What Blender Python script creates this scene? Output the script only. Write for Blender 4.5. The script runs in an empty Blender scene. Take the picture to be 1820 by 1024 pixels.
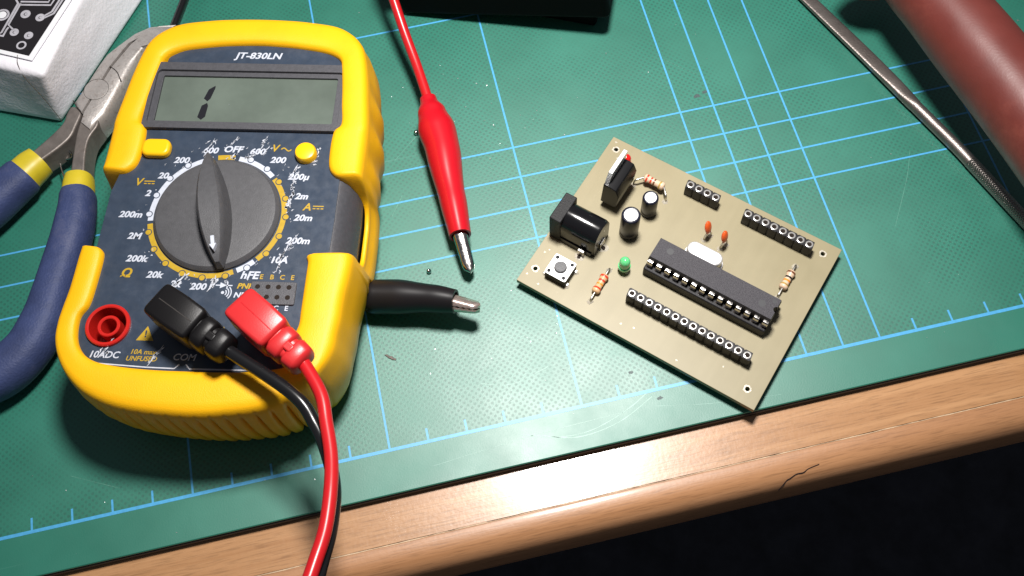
import bpy, bmesh, math, random
from mathutils import Vector, Matrix
random.seed(7)
R = math.radians
S = 0.001                      # everything below is written in millimetres
scene = bpy.context.scene
C = scene.collection

# ------------------------------------------------------------------ camera
cam_d = bpy.data.cameras.new("camera")
cam_d.sensor_width = 36.0
cam_d.lens = 35.48
cam_d.clip_start = 0.005
cam_d.clip_end = 20.0
cam = bpy.data.objects.new("camera", cam_d)
C.objects.link(cam)
cam.location = (73.078*S, -75.823*S, 247.549*S)
cam.rotation_euler = (0.4295, 0.0338, -0.2221)
scene.camera = cam

# ------------------------------------------------------------------ world + lamp
world = bpy.data.worlds.new("World")
scene.world = world
world.use_nodes = True
bg = world.node_tree.nodes["Background"]
bg.inputs[0].default_value = (0.80, 0.86, 1.0, 1)
bg.inputs[1].default_value = 0.11

lamp_d = bpy.data.lights.new("desk_lamp", 'AREA')
lamp_d.shape = 'DISK'
lamp_d.size = 0.058
lamp_d.energy = 0.98
lamp_d.color = (1.0, 0.965, 0.93)
lamp_d.spread = R(118)
lamp = bpy.data.objects.new("desk_lamp", lamp_d)
C.objects.link(lamp)
lamp.location = (0.122, 0.086, 0.330)
lamp.rotation_euler = (R(-6), R(2), 0)

scene.view_settings.view_transform = 'Standard'
scene.view_settings.look = 'None'
scene.view_settings.exposure = 0.0
scene.view_settings.gamma = 1.0
scene.view_settings.use_curve_mapping = False
scene.render.engine = 'CYCLES'
scene.cycles.use_denoising = True
scene.cycles.max_bounces = 8

# ------------------------------------------------------------------ materials
def principled(name):
    m = bpy.data.materials.new(name)
    m.use_nodes = True
    nt = m.node_tree
    return m, nt, nt.nodes["Principled BSDF"]

def N(nt, kind, **kw):
    n = nt.nodes.new(kind)
    for k, v in kw.items():
        if k == 'op':
            n.operation = v
        else:
            n.inputs[k].default_value = v
    return n

def M(name, col, rough=0.5, metal=0.0, var=0.0, vscale=300.0, bump=0.0, bscale=2500.0, spec=0.5,
      dirt=0.0, dirtcol=(0.1, 0.08, 0.05), rvar=0.0, trans=0.0, coat=0.0, sss=0.0):
    """plain surface with noise in colour, roughness and fine relief"""
    m, nt, p = principled(name)
    L = nt.links.new
    p.inputs['Base Color'].default_value = (*col, 1)
    p.inputs['Roughness'].default_value = rough
    p.inputs['Metallic'].default_value = metal
    p.inputs['Specular IOR Level'].default_value = spec
    p.inputs['Transmission Weight'].default_value = trans
    p.inputs['Coat Weight'].default_value = coat
    if sss:
        p.inputs['Subsurface Weight'].default_value = sss
        p.inputs['Subsurface Radius'].default_value = (0.002, 0.001, 0.0005)
    tc = nt.nodes.new('ShaderNodeTexCoord')
    if var or dirt:
        nz = N(nt, 'ShaderNodeTexNoise', Scale=vscale, Detail=6.0, Roughness=0.6)
        L(tc.outputs['Object'], nz.inputs['Vector'])
        cr = nt.nodes.new('ShaderNodeValToRGB')
        cr.color_ramp.elements[0].position = 0.3
        cr.color_ramp.elements[1].position = 0.7
        cr.color_ramp.elements[0].color = (*[c*(1-var) for c in col], 1)
        cr.color_ramp.elements[1].color = (*[min(1, c*(1+var)) for c in col], 1)
        L(nz.outputs['Fac'], cr.inputs['Fac'])
        out = cr.outputs['Color']
        if dirt:
            n2 = N(nt, 'ShaderNodeTexNoise', Scale=vscale*0.5, Detail=9.0, Roughness=0.75)
            L(tc.outputs['Object'], n2.inputs['Vector'])
            r2 = nt.nodes.new('ShaderNodeMapRange')
            r2.inputs['From Min'].default_value = 0.54
            r2.inputs['From Max'].default_value = 0.72
            r2.inputs['To Max'].default_value = dirt
            L(n2.outputs['Fac'], r2.inputs['Value'])
            mx = nt.nodes.new('ShaderNodeMix')
            mx.data_type = 'RGBA'
            L(r2.outputs['Result'], mx.inputs['Factor'])
            L(out, mx.inputs['A'])
            mx.inputs['B'].default_value = (*dirtcol, 1)
            out = mx.outputs['Result']
        L(out, p.inputs['Base Color'])
    if rvar:
        n3 = N(nt, 'ShaderNodeTexNoise', Scale=vscale*1.7, Detail=5.0)
        L(tc.outputs['Object'], n3.inputs['Vector'])
        r3 = nt.nodes.new('ShaderNodeMapRange')
        r3.inputs['From Min'].default_value = 0.3
        r3.inputs['From Max'].default_value = 0.7
        r3.inputs['To Min'].default_value = max(0.02, rough-rvar)
        r3.inputs['To Max'].default_value = min(1, rough+rvar)
        L(n3.outputs['Fac'], r3.inputs['Value'])
        L(r3.outputs['Result'], p.inputs['Roughness'])
    if bump:
        n4 = N(nt, 'ShaderNodeTexNoise', Scale=bscale, Detail=3.0)
        L(tc.outputs['Object'], n4.inputs['Vector'])
        b = N(nt, 'ShaderNodeBump', Strength=bump, Distance=0.0003)
        L(n4.outputs['Fac'], b.inputs['Height'])
        L(b.outputs['Normal'], p.inputs['Normal'])
    return m

def mat_cutting():
    m, nt, p = principled('green_mat_vinyl')
    L = nt.links.new
    tc = nt.nodes.new('ShaderNodeTexCoord')
    # staggered dots printed at 1.3 mm
    mp = nt.nodes.new('ShaderNodeMapping')
    mp.inputs['Rotation'].default_value = (0, 0, R(45))
    mp.inputs['Scale'].default_value = (1/0.00125,)*3
    L(tc.outputs['Object'], mp.inputs['Vector'])
    fr = nt.nodes.new('ShaderNodeVectorMath'); fr.operation = 'FRACTION'
    L(mp.outputs['Vector'], fr.inputs[0])
    sb = nt.nodes.new('ShaderNodeVectorMath'); sb.operation = 'SUBTRACT'
    sb.inputs[1].default_value = (0.5, 0.5, 0)
    L(fr.outputs[0], sb.inputs[0])
    ml = nt.nodes.new('ShaderNodeVectorMath'); ml.operation = 'MULTIPLY'
    ml.inputs[1].default_value = (1, 1, 0)
    L(sb.outputs[0], ml.inputs[0])
    ln = nt.nodes.new('ShaderNodeVectorMath'); ln.operation = 'LENGTH'
    L(ml.outputs[0], ln.inputs[0])
    dot = nt.nodes.new('ShaderNodeMapRange'); dot.interpolation_type = 'SMOOTHSTEP'
    dot.inputs['From Min'].default_value = 0.20
    dot.inputs['From Max'].default_value = 0.37
    dot.inputs['To Min'].default_value = 1.0
    dot.inputs['To Max'].default_value = 0.0
    L(ln.outputs['Value'], dot.inputs['Value'])
    # only inside the ruled field
    sx = nt.nodes.new('ShaderNodeSeparateXYZ')
    L(tc.outputs['Object'], sx.inputs[0])
    gt = N(nt, 'ShaderNodeMath', op='GREATER_THAN')
    gt.inputs[1].default_value = 0.0
    L(sx.outputs['Y'], gt.inputs[0])
    d1 = N(nt, 'ShaderNodeMath', op='MULTIPLY')
    L(dot.outputs['Result'], d1.inputs[0]); L(gt.outputs[0], d1.inputs[1])
    # worn patches where the dots have rubbed away
    wn = N(nt, 'ShaderNodeTexNoise', Scale=28.0, Detail=7.0, Roughness=0.65)
    L(tc.outputs['Object'], wn.inputs['Vector'])
    wr = nt.nodes.new('ShaderNodeMapRange')
    wr.inputs['From Min'].default_value = 0.46
    wr.inputs['From Max'].default_value = 0.62
    wr.inputs['To Min'].default_value = 1.0
    wr.inputs['To Max'].default_value = 0.15
    L(wn.outputs['Fac'], wr.inputs['Value'])
    d2 = N(nt, 'ShaderNodeMath', op='MULTIPLY')
    L(d1.outputs[0], d2.inputs[0]); L(wr.outputs['Result'], d2.inputs[1])
    # colour
    vn = N(nt, 'ShaderNodeTexNoise', Scale=60.0, Detail=6.0)
    L(tc.outputs['Object'], vn.inputs['Vector'])
    cr = nt.nodes.new('ShaderNodeValToRGB')
    cr.color_ramp.elements[0].position = 0.3
    cr.color_ramp.elements[1].position = 0.7
    cr.color_ramp.elements[0].color = (0.009, 0.136, 0.092, 1)
    cr.color_ramp.elements[1].color = (0.013, 0.165, 0.114, 1)
    L(vn.outputs['Fac'], cr.inputs['Fac'])
    mx = nt.nodes.new('ShaderNodeMix'); mx.data_type = 'RGBA'
    L(d2.outputs[0], mx.inputs['Factor'])
    L(cr.outputs['Color'], mx.inputs['A'])
    mx.inputs['B'].default_value = (0.006, 0.102, 0.070, 1)
    # fine pale scratches
    sm = nt.nodes.new('ShaderNodeMapping')
    sm.inputs['Rotation'].default_value = (0, 0, R(62))
    sm.inputs['Scale'].default_value = (14, 900, 1)
    L(tc.outputs['Object'], sm.inputs['Vector'])
    sn = N(nt, 'ShaderNodeTexNoise', Scale=1.0, Detail=4.0)
    L(sm.outputs['Vector'], sn.inputs['Vector'])
    sr = nt.nodes.new('ShaderNodeMapRange')
    sr.inputs['From Min'].default_value = 0.70
    sr.inputs['From Max'].default_value = 0.78
    sr.inputs['To Max'].default_value = 0.35
    L(sn.outputs['Fac'], sr.inputs['Value'])
    mx2 = nt.nodes.new('ShaderNodeMix'); mx2.data_type = 'RGBA'
    L(sr.outputs['Result'], mx2.inputs['Factor'])
    L(mx.outputs['Result'], mx2.inputs['A'])
    mx2.inputs['B'].default_value = (0.10, 0.30, 0.24, 1)
    L(mx2.outputs['Result'], p.inputs['Base Color'])
    # gloss: dots are recessed and duller
    rg = nt.nodes.new('ShaderNodeMapRange')
    rg.inputs['To Min'].default_value = 0.47
    rg.inputs['To Max'].default_value = 0.505
    p.inputs['Specular IOR Level'].default_value = 0.90
    L(d2.outputs[0], rg.inputs['Value'])
    rn = nt.nodes.new('ShaderNodeMapRange')
    rn.inputs['From Min'].default_value = 0.3
    rn.inputs['From Max'].default_value = 0.7
    rn.inputs['To Min'].default_value = -0.05
    rn.inputs['To Max'].default_value = 0.05
    L(wn.outputs['Fac'], rn.inputs['Value'])
    ra = N(nt, 'ShaderNodeMath', op='ADD')
    L(rg.outputs['Result'], ra.inputs[0]); L(rn.outputs['Result'], ra.inputs[1])
    L(ra.outputs[0], p.inputs['Roughness'])
    fn = N(nt, 'ShaderNodeTexNoise', Scale=2600.0, Detail=3.0)
    L(tc.outputs['Object'], fn.inputs['Vector'])
    hs = N(nt, 'ShaderNodeMath', op='MULTIPLY_ADD')
    L(d2.outputs[0], hs.inputs[0]); hs.inputs[1].default_value = -0.25
    L(fn.outputs['Fac'], hs.inputs[2])
    bp = N(nt, 'ShaderNodeBump', Strength=0.28, Distance=0.00007)
    L(hs.outputs[0], bp.inputs['Height'])
    L(bp.outputs['Normal'], p.inputs['Normal'])
    return m

def mat_wood(name, c1, c2, rough, coat):
    m, nt, p = principled(name)
    L = nt.links.new
    tc = nt.nodes.new('ShaderNodeTexCoord')
    mp = nt.nodes.new('ShaderNodeMapping')
    mp.inputs['Scale'].default_value = (11, 420, 420)
    L(tc.outputs['Object'], mp.inputs['Vector'])
    n1 = N(nt, 'ShaderNodeTexNoise', Scale=1.0, Detail=8.0, Roughness=0.62, Distortion=0.4)
    L(mp.outputs['Vector'], n1.inputs['Vector'])
    cr = nt.nodes.new('ShaderNodeValToRGB')
    cr.color_ramp.elements[0].position = 0.32
    cr.color_ramp.elements[1].position = 0.66
    cr.color_ramp.elements[0].color = (*c1, 1)
    cr.color_ramp.elements[1].color = (*c2, 1)
    L(n1.outputs['Fac'], cr.inputs['Fac'])
    # short dark pores
    mp2 = nt.nodes.new('ShaderNodeMapping')
    mp2.inputs['Scale'].default_value = (170, 2600, 2600)
    L(tc.outputs['Object'], mp2.inputs['Vector'])
    n2 = N(nt, 'ShaderNodeTexNoise', Scale=1.0, Detail=3.0)
    L(mp2.outputs['Vector'], n2.inputs['Vector'])
    r2 = nt.nodes.new('ShaderNodeMapRange')
    r2.inputs['From Min'].default_value = 0.50
    r2.inputs['From Max'].default_value = 0.70
    r2.inputs['To Max'].default_value = 0.42
    L(n2.outputs['Fac'], r2.inputs['Value'])
    mx = nt.nodes.new('ShaderNodeMix'); mx.data_type = 'RGBA'
    L(r2.outputs['Result'], mx.inputs['Factor'])
    L(cr.outputs['Color'], mx.inputs['A'])
    mx.inputs['B'].default_value = (*[c*0.42 for c in c1], 1)
    L(mx.outputs['Result'], p.inputs['Base Color'])
    p.inputs['Roughness'].default_value = rough
    p.inputs['Coat Weight'].default_value = coat
    p.inputs['Coat Roughness'].default_value = 0.13
    n3 = N(nt, 'ShaderNodeTexNoise', Scale=900.0, Detail=4.0)
    L(tc.outputs['Object'], n3.inputs['Vector'])
    ad = N(nt, 'ShaderNodeMath', op='MULTIPLY_ADD')
    L(n2.outputs['Fac'], ad.inputs[0]); ad.inputs[1].default_value = -0.7
    L(n3.outputs['Fac'], ad.inputs[2])
    bp = N(nt, 'ShaderNodeBump', Strength=0.22, Distance=0.00012)
    L(ad.outputs[0], bp.inputs['Height'])
    L(bp.outputs['Normal'], p.inputs['Normal'])
    return m

def mat_board():
    m, nt, p = principled('bare_fibreglass')
    L = nt.links.new
    tc = nt.nodes.new('ShaderNodeTexCoord')
    mp = nt.nodes.new('ShaderNodeMapping')
    mp.inputs['Scale'].default_value = (420, 30, 30)
    L(tc.outputs['Object'], mp.inputs['Vector'])
    n1 = N(nt, 'ShaderNodeTexNoise', Scale=1.0, Detail=5.0)
    L(mp.outputs['Vector'], n1.inputs['Vector'])
    n2 = N(nt, 'ShaderNodeTexNoise', Scale=90.0, Detail=7.0)
    L(tc.outputs['Object'], n2.inputs['Vector'])
    ad = N(nt, 'ShaderNodeMath', op='MULTIPLY_ADD')
    L(n1.outputs['Fac'], ad.inputs[0]); ad.inputs[1].default_value = 0.45
    L(n2.outputs['Fac'], ad.inputs[2])
    cr = nt.nodes.new('ShaderNodeValToRGB')
    cr.color_ramp.elements[0].position = 0.45
    cr.color_ramp.elements[1].position = 1.0
    cr.color_ramp.elements[0].color = (0.236, 0.200, 0.110, 1)
    cr.color_ramp.elements[1].color = (0.284, 0.242, 0.140, 1)
    L(ad.outputs[0], cr.inputs['Fac'])
    # chalky scuffs
    n3 = N(nt, 'ShaderNodeTexNoise', Scale=160.0, Detail=8.0, Roughness=0.7)
    L(tc.outputs['Object'], n3.inputs['Vector'])
    r3 = nt.nodes.new('ShaderNodeMapRange')
    r3.inputs['From Min'].default_value = 0.66
    r3.inputs['From Max'].default_value = 0.80
    r3.inputs['To Max'].default_value = 0.5
    L(n3.outputs['Fac'], r3.inputs['Value'])
    mx = nt.nodes.new('ShaderNodeMix'); mx.data_type = 'RGBA'
    L(r3.outputs['Result'], mx.inputs['Factor'])
    L(cr.outputs['Color'], mx.inputs['A'])
    mx.inputs['B'].default_value = (0.50, 0.43, 0.32, 1)
    L(mx.outputs['Result'], p.inputs['Base Color'])
    p.inputs['Roughness'].default_value = 0.46
    bp = N(nt, 'ShaderNodeBump', Strength=0.10, Distance=0.0001)
    L(n1.outputs['Fac'], bp.inputs['Height'])
    L(bp.outputs['Normal'], p.inputs['Normal'])
    return m

def mat_knurl():
    m, nt, p = principled('knurled_steel')
    L = nt.links.new
    p.inputs['Metallic'].default_value = 1.0
    p.inputs['Base Color'].default_value = (0.30, 0.27, 0.25, 1)
    p.inputs['Roughness'].default_value = 0.36
    uv = nt.nodes.new('ShaderNodeUVMap')
    outs = []
    for a in (35, -35):
        mp = nt.nodes.new('ShaderNodeMapping')
        mp.inputs['Rotation'].default_value = (0, 0, R(a))
        L(uv.outputs['UV'], mp.inputs['Vector'])
        w = N(nt, 'ShaderNodeTexWave', Scale=0.55, Distortion=0.0)
        L(mp.outputs['Vector'], w.inputs['Vector'])
        outs.append(w.outputs['Fac'])
    mn = N(nt, 'ShaderNodeMath', op='MINIMUM')
    L(outs[0], mn.inputs[0]); L(outs[1], mn.inputs[1])
    bp = N(nt, 'ShaderNodeBump', Strength=0.8, Distance=0.0003)
    L(mn.outputs[0], bp.inputs['Height'])
    L(bp.outputs['Normal'], p.inputs['Normal'])
    return m

K = dict(
    mat=mat_cutting(),
    mat_core=M('mat_black_core', (0.02, 0.018, 0.02), 0.6),
    line=M('cyan_ink', (0.070, 0.34, 0.62), 0.42, var=0.12, vscale=900),
    wood=mat_wood('beech_laminate', (0.35, 0.172, 0.072), (0.465, 0.250, 0.116), 0.34, 0.55),
    wood_edge=mat_wood('beech_edging', (0.33, 0.155, 0.066), (0.43, 0.215, 0.100), 0.42, 0.12),
    floor=M('dark_carpet', (0.020, 0.021, 0.027), 0.95, var=0.4, vscale=40),
    yellow=M('yellow_rubber', (0.84, 0.43, 0.003), 0.48, var=0.05, vscale=140, bump=0.22, bscale=3200, spec=0.35, dirt=0.22, dirtcol=(0.42, 0.24, 0.01)),
    yellow_btn=M('yellow_plastic', (0.84, 0.47, 0.005), 0.34, spec=0.4),
    grey=M('charcoal_plastic', (0.060, 0.060, 0.068), 0.46, var=0.15, vscale=900, bump=0.25, bscale=4200),
    knob=M('dial_plastic', (0.066, 0.066, 0.071), 0.47, var=0.12, vscale=700, bump=0.22, bscale=5200),
    navy=M('navy_label', (0.030, 0.044, 0.070), 0.36, var=0.12, vscale=300, bump=0.05, bscale=2600, dirt=0.14, dirtcol=(0.10, 0.11, 0.13), rvar=0.07),
    white_ink=M('white_ink', (0.48, 0.51, 0.58), 0.45, var=0.10, vscale=1200),
    yellow_ink=M('ochre_ink', (0.42, 0.27, 0.012), 0.45, var=0.10, vscale=1200),
    scuff=M('scuffed_film', (0.46, 0.48, 0.53), 0.35, var=0.45, vscale=2500),
    lcd=M('display_grey_green', (0.098, 0.122, 0.102), 0.30, var=0.22, vscale=45, rvar=0.12, coat=0.35),  # lightened colour with noise stands in for pale reflections on the display
    seg=M('display_segment', (0.010, 0.010, 0.014), 0.35),
    red_jack=M('red_plastic', (0.50, 0.014, 0.010), 0.32),
    red=M('red_rubber', (0.52, 0.022, 0.024), 0.36, var=0.05, vscale=200, bump=0.06, bscale=2600),
    red_boot=M('red_vinyl', (0.47, 0.006, 0.014), 0.28, var=0.05, vscale=120),
    red_wire=M('red_wire', (0.48, 0.010, 0.014), 0.30),
    black=M('black_rubber', (0.006, 0.0055, 0.006), 0.40, bump=0.06, bscale=2600, spec=0.25),
    black_boot=M('black_vinyl', (0.009, 0.008, 0.009), 0.40, spec=0.3),
    black_wire=M('black_wire', (0.008, 0.008, 0.009), 0.25),
    black_gloss=M('gloss_black', (0.006, 0.006, 0.007), 0.16, spec=0.35),
    black_matte=M('matte_black', (0.011, 0.011, 0.012), 0.55, bump=0.4, bscale=3500, spec=0.3),
    black_box=M('dull_black', (0.0035, 0.0035, 0.004), 0.7, spec=0.06),
    ic=M('chip_epoxy', (0.046, 0.043, 0.050), 0.52, var=0.25, vscale=2500, bump=0.5, bscale=6000, spec=0.35),
    reg=M('regulator_epoxy', (0.005, 0.005, 0.006), 0.30, spec=0.22),
    ic_dot=M('chip_dimple', (0.016, 0.017, 0.021), 0.5),
    socket=M('socket_plastic', (0.013, 0.012, 0.014), 0.45, bump=0.15, bscale=4000, spec=0.25),
    chrome=M('nickel', (0.56, 0.53, 0.50), 0.17, 1.0, var=0.10, vscale=700, rvar=0.08),
    copper_nickel=M('copper_tinted_nickel', (0.86, 0.68, 0.60), 0.24, 0.85, var=0.2, vscale=700, rvar=0.06),
    tin=M('tinned_lead', (0.62, 0.60, 0.56), 0.34, 1.0, var=0.2, vscale=1500),
    tab=M('tab_metal', (0.86, 0.86, 0.87), 0.30, 0.65, var=0.05, vscale=600),
    steel_white=M('crystal_can', (0.74, 0.73, 0.73), 0.36, 0.55, var=0.05, vscale=900),
    alu=M('capacitor_top', (0.86, 0.86, 0.86), 0.42, 0.5),
    sleeve=M('capacitor_sleeve', (0.010, 0.011, 0.022), 0.28, spec=0.3),
    sleeve_rim=M('capacitor_crimp', (0.05, 0.06, 0.10), 0.18, coat=0.5),
    gold=M('gilt_contact', (0.10, 0.055, 0.02), 0.45, 0.6),
    contact=M('contact_rim', (0.86, 0.84, 0.80), 0.22, 0.8),
    hole=M('dark_hole', (0.014, 0.008, 0.005), 0.7, spec=0.2),
    board=mat_board(),
    solder=M('flux_ring', (0.46, 0.42, 0.34), 0.34, 0.15, var=0.25, vscale=1800, bump=0.4, bscale=2500),
    res=M('resistor_body', (0.62, 0.38, 0.20), 0.36),
    res_pale=M('resistor_body_pale', (0.66, 0.47, 0.33), 0.36),
    b_red=M('band_red', (0.55, 0.045, 0.018), 0.36),
    b_org=M('band_orange', (0.75, 0.24, 0.02), 0.36),
    b_blk=M('band_black', (0.012, 0.011, 0.012), 0.36),
    b_brn=M('band_brown', (0.16, 0.06, 0.025), 0.36),
    b_gold=M('band_gold', (0.52, 0.34, 0.09), 0.32, 0.3),
    ceramic=M('orange_ceramic', (0.66, 0.095, 0.018), 0.30),
    led_g=M('green_led', (0.13, 0.56, 0.22), 0.12, sss=0.5, coat=0.5),
    led_r=M('red_led', (0.62, 0.012, 0.010), 0.14, sss=0.3, coat=0.5),
    btn_top=M('switch_plate', (0.80, 0.80, 0.80), 0.40, 0.3, var=0.03),
    plier=M('worn_steel', (0.46, 0.43, 0.41), 0.42, 0.55, var=0.10, vscale=1300, bump=0.2, bscale=1300, dirt=1.0, dirtcol=(0.16, 0.11, 0.085), rvar=0.10),
    plier_dark=M('forged_steel', (0.20, 0.175, 0.16), 0.48, 0.5, var=0.25, vscale=200, bump=0.35, bscale=700, dirt=0.6, dirtcol=(0.06, 0.04, 0.03)),
    seam=M('seam_dark', (0.02, 0.016, 0.014), 0.7),
    grip=M('blue_grip', (0.036, 0.052, 0.135), 0.58, var=0.22, vscale=150, bump=0.5, bscale=1700, dirt=0.40, dirtcol=(0.11, 0.105, 0.13), spec=0.35),
    collar=M('yellow_collar', (0.56, 0.44, 0.022), 0.42, var=0.12, vscale=150, dirt=0.3, dirtcol=(0.28, 0.2, 0.02)),
    wire=M('spring_wire', (0.6, 0.58, 0.55), 0.25, 1.0),
    foam=M('white_wadding', (0.86, 0.84, 0.89), 0.75, var=0.03, vscale=60, bump=0.5, bscale=900, spec=0.2),
    film=M('film_black', (0.016, 0.014, 0.016), 0.32, bump=0.05, bscale=2500),
    film_white=M('film_border', (0.82, 0.82, 0.85), 0.35),
    film_trace=M('film_trace', (0.46, 0.45, 0.49), 0.38, var=0.15, vscale=600),
    brick_red=M('oxide_red_handle', (0.130, 0.025, 0.019), 0.46, var=0.12, vscale=70, bump=0.08, bscale=1800, dirt=0.25, dirtcol=(0.30, 0.09, 0.06), rvar=0.06),
    file=M('file_steel', (0.23, 0.20, 0.185), 0.42, 0.9, var=0.2, vscale=250, bump=0.25, bscale=2400),
    knurl=mat_knurl(),
    shaving=M('metal_shavings', (0.75, 0.76, 0.76), 0.3, 0.6),
    ball=M('solder_ball', (0.6, 0.6, 0.62), 0.15, 1.0),
    debris=M('brown_scrap', (0.07, 0.055, 0.045), 0.45, 0.3, var=0.4, vscale=2500),
    mat_scratch=M('mat_scratch', (0.10, 0.27, 0.21), 0.46, spec=0.85, var=0.3, vscale=2500),
    mat_stain=M('mat_stain', (0.045, 0.075, 0.075), 0.55, var=0.4, vscale=2500),
    wear=M('worn_veneer', (0.52, 0.36, 0.22), 0.6, var=0.2, vscale=900),
    thread=M('dark_thread', (0.012, 0.010, 0.016), 0.9, spec=0.1),
    hair=M('hair', (0.09, 0.07, 0.05), 0.6),
)

# ------------------------------------------------------------------ object helpers
def link(name, me, mat, parent=None, bevel=0, seg=2, sub=0, loc=None, angle=35):
    if me.materials:
        me.materials.clear()
    me.materials.append(K[mat] if isinstance(mat, str) else mat)
    o = bpy.data.objects.new(name, me)
    C.objects.link(o)
    if parent:
        o.parent = parent
    if loc:
        o.location = Vector(loc)*S
    if bevel:
        b = o.modifiers.new("bevel", 'BEVEL')
        b.width = bevel*S
        b.segments = seg
        b.limit_method = 'ANGLE'
        b.angle_limit = R(30)
    if sub:
        s = o.modifiers.new("subdivision", 'SUBSURF')
        s.levels = s.render_levels = sub
    return o

def mesh(name, verts, faces, smooth=True, angle=38):
    me = bpy.data.meshes.new(name)
    me.from_pydata([(v[0]*S, v[1]*S, v[2]*S) for v in verts], [], faces)
    bm = bmesh.new(); bm.from_mesh(me)
    bmesh.ops.recalc_face_normals(bm, faces=bm.faces)
    bm.to_mesh(me); bm.free()
    if smooth:
        me.shade_smooth()
        me.set_sharp_from_angle(angle=R(angle))
    return me

def prism_data(poly, z0, z1, top=None):
    n = len(poly)
    top = top or poly
    v = [(x, y, z0) for x, y in poly] + [(x, y, z1) for x, y in top]
    f = [tuple(range(n))[::-1], tuple(range(n, 2*n))]
    f += [(i, (i+1) % n, n+(i+1) % n, n+i) for i in range(n)]
    return v, f

def prism(name, poly, z0, z1, mat, parent=None, bevel=0, seg=2, top=None, smooth=True):
    return link(name, mesh(name, *prism_data(poly, z0, z1, top), smooth=smooth), mat, parent, bevel, seg)

def rect(x0, y0, x1, y1):
    return [(x0, y0), (x1, y0), (x1, y1), (x0, y1)]

def rrect(x0, y0, x1, y1, r, n=5):
    p = []
    for cx, cy, a in ((x1-r, y1-r, 0), (x0+r, y1-r, 90), (x0+r, y0+r, 180), (x1-r, y0+r, 270)):
        for i in range(n+1):
            t = R(a+90*i/n)
            p.append((cx+r*math.cos(t), cy+r*math.sin(t)))
    return p

def circ(x, y, r, n=24, ry=None):
    ry = ry or r
    return [(x+r*math.cos(2*math.pi*i/n), y+ry*math.sin(2*math.pi*i/n)) for i in range(n)]

def box(name, x0, y0, z0, x1, y1, z1, mat, parent=None, bevel=0, seg=2):
    return prism(name, rect(x0, y0, x1, y1), z0, z1, mat, parent, bevel, seg)

def plate_mesh(name, polys, z0, z1):
    """a flat plate: first polygon is the outline, the others are holes"""
    cu = bpy.data.curves.new(name, 'CURVE')
    cu.dimensions = '2D'
    cu.fill_mode = 'BOTH'
    for p in polys:
        sp = cu.splines.new('POLY')
        sp.points.add(len(p)-1)
        for i, q in enumerate(p):
            sp.points[i].co = (q[0]*S, q[1]*S, 0, 1)
        sp.use_cyclic_u = True
    cu.extrude = (z1-z0)/2*S
    o = bpy.data.objects.new(name, cu)
    C.objects.link(o)
    dg = bpy.context.evaluated_depsgraph_get()
    dg.update()
    me = bpy.data.meshes.new_from_object(o.evaluated_get(dg))
    bpy.data.objects.remove(o)
    bpy.data.curves.remove(cu)
    bm = bmesh.new(); bm.from_mesh(me)
    bmesh.ops.remove_doubles(bm, verts=bm.verts, dist=1e-7)
    bmesh.ops.translate(bm, verts=bm.verts, vec=(0, 0, (z0+z1)/2*S))
    bm.to_mesh(me); bm.free()
    me.name = name
    return me

def plate(name, polys, z0, z1, mat, parent=None, bevel=0):
    return link(name, plate_mesh(name, polys, z0, z1), mat, parent, bevel)

def loft_data(rings, cap=True, closed=True):
    n = len(rings[0])
    v = [p for r in rings for p in r]
    f = []
    for i in range(len(rings)-1):
        for j in range(n if closed else n-1):
            a = i*n+j; b = i*n+(j+1) % n
            f.append((a, b, b+n, a+n))
    if cap:
        f.append(tuple(range(n))[::-1])
        f.append(tuple(range((len(rings)-1)*n, len(rings)*n)))
    return v, f

def loft(name, rings, mat, parent=None, cap=True, bevel=0, sub=0, angle=38):
    return link(name, mesh(name, *loft_data(rings, cap), angle=angle), mat, parent, bevel, sub=sub)

def lathe_data(prof, cx=0, cy=0, n=28):
    rings = [[(cx+r*math.cos(2*math.pi*i/n), cy+r*math.sin(2*math.pi*i/n), z) for i in range(n)] for r, z in prof]
    return loft_data(rings)

def lathe(name, prof, mat, parent=None, cx=0, cy=0, n=28, angle=38):
    return link(name, mesh(name, *lathe_data(prof, cx, cy, n), angle=angle), mat, parent)

def catmull(pts, per=8, closed=False):
    out = []
    n = len(pts)
    pts = [Vector(p) for p in pts]
    for i in range(n if closed else n-1):
        if closed:
            p0, p1, p2, p3 = pts[(i-1) % n], pts[i], pts[(i+1) % n], pts[(i+2) % n]
        else:
            p0, p1, p2, p3 = pts[max(i-1, 0)], pts[i], pts[i+1], pts[min(i+2, n-1)]
        for k in range(per):
            t = k/per
            out.append(0.5*((2*p1)+(p2-p0)*t+(2*p0-5*p1+4*p2-p3)*t*t+(3*p1-p0-3*p2+p3)*t**3))
    if not closed:
        out.append(pts[-1])
    return out

def sweep_rings(path, rad, seg=14, up=(0, 0, 1), power=2.0):
    """rings along a path; rad(i, t) -> (sideways, upwards) half sizes; power > 2 squares the section off"""
    rings = []
    up = Vector(up)
    for i, p in enumerate(path):
        p = Vector(p)
        a = Vector(path[max(i-1, 0)]); b = Vector(path[min(i+1, len(path)-1)])
        t = (b-a).normalized()
        s = t.cross(up)
        s = s.normalized() if s.length > 1e-6 else Vector((1, 0, 0))
        u = s.cross(t).normalized()
        ra, rb = rad(i, i/(len(path)-1))
        ring = []
        for k in range(seg):
            q = 2*math.pi*k/seg
            c, d = math.cos(q), math.sin(q)
            e = 2.0/(power(i/(len(path)-1)) if callable(power) else power)
            x = math.copysign(abs(c)**e, c)*ra
            y = math.copysign(abs(d)**e, d)*rb
            ring.append(tuple(p+s*x+u*y))
        rings.append(ring)
    return rings

def tube(name, pts, r, mat, parent=None, seg=14, per=8, smooth_path=True):
    path = catmull(pts, per) if smooth_path else [Vector(p) for p in pts]
    f = r if callable(r) else (lambda i, t: (r, r))
    return loft(name, sweep_rings(path, f, seg), mat, parent)

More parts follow.
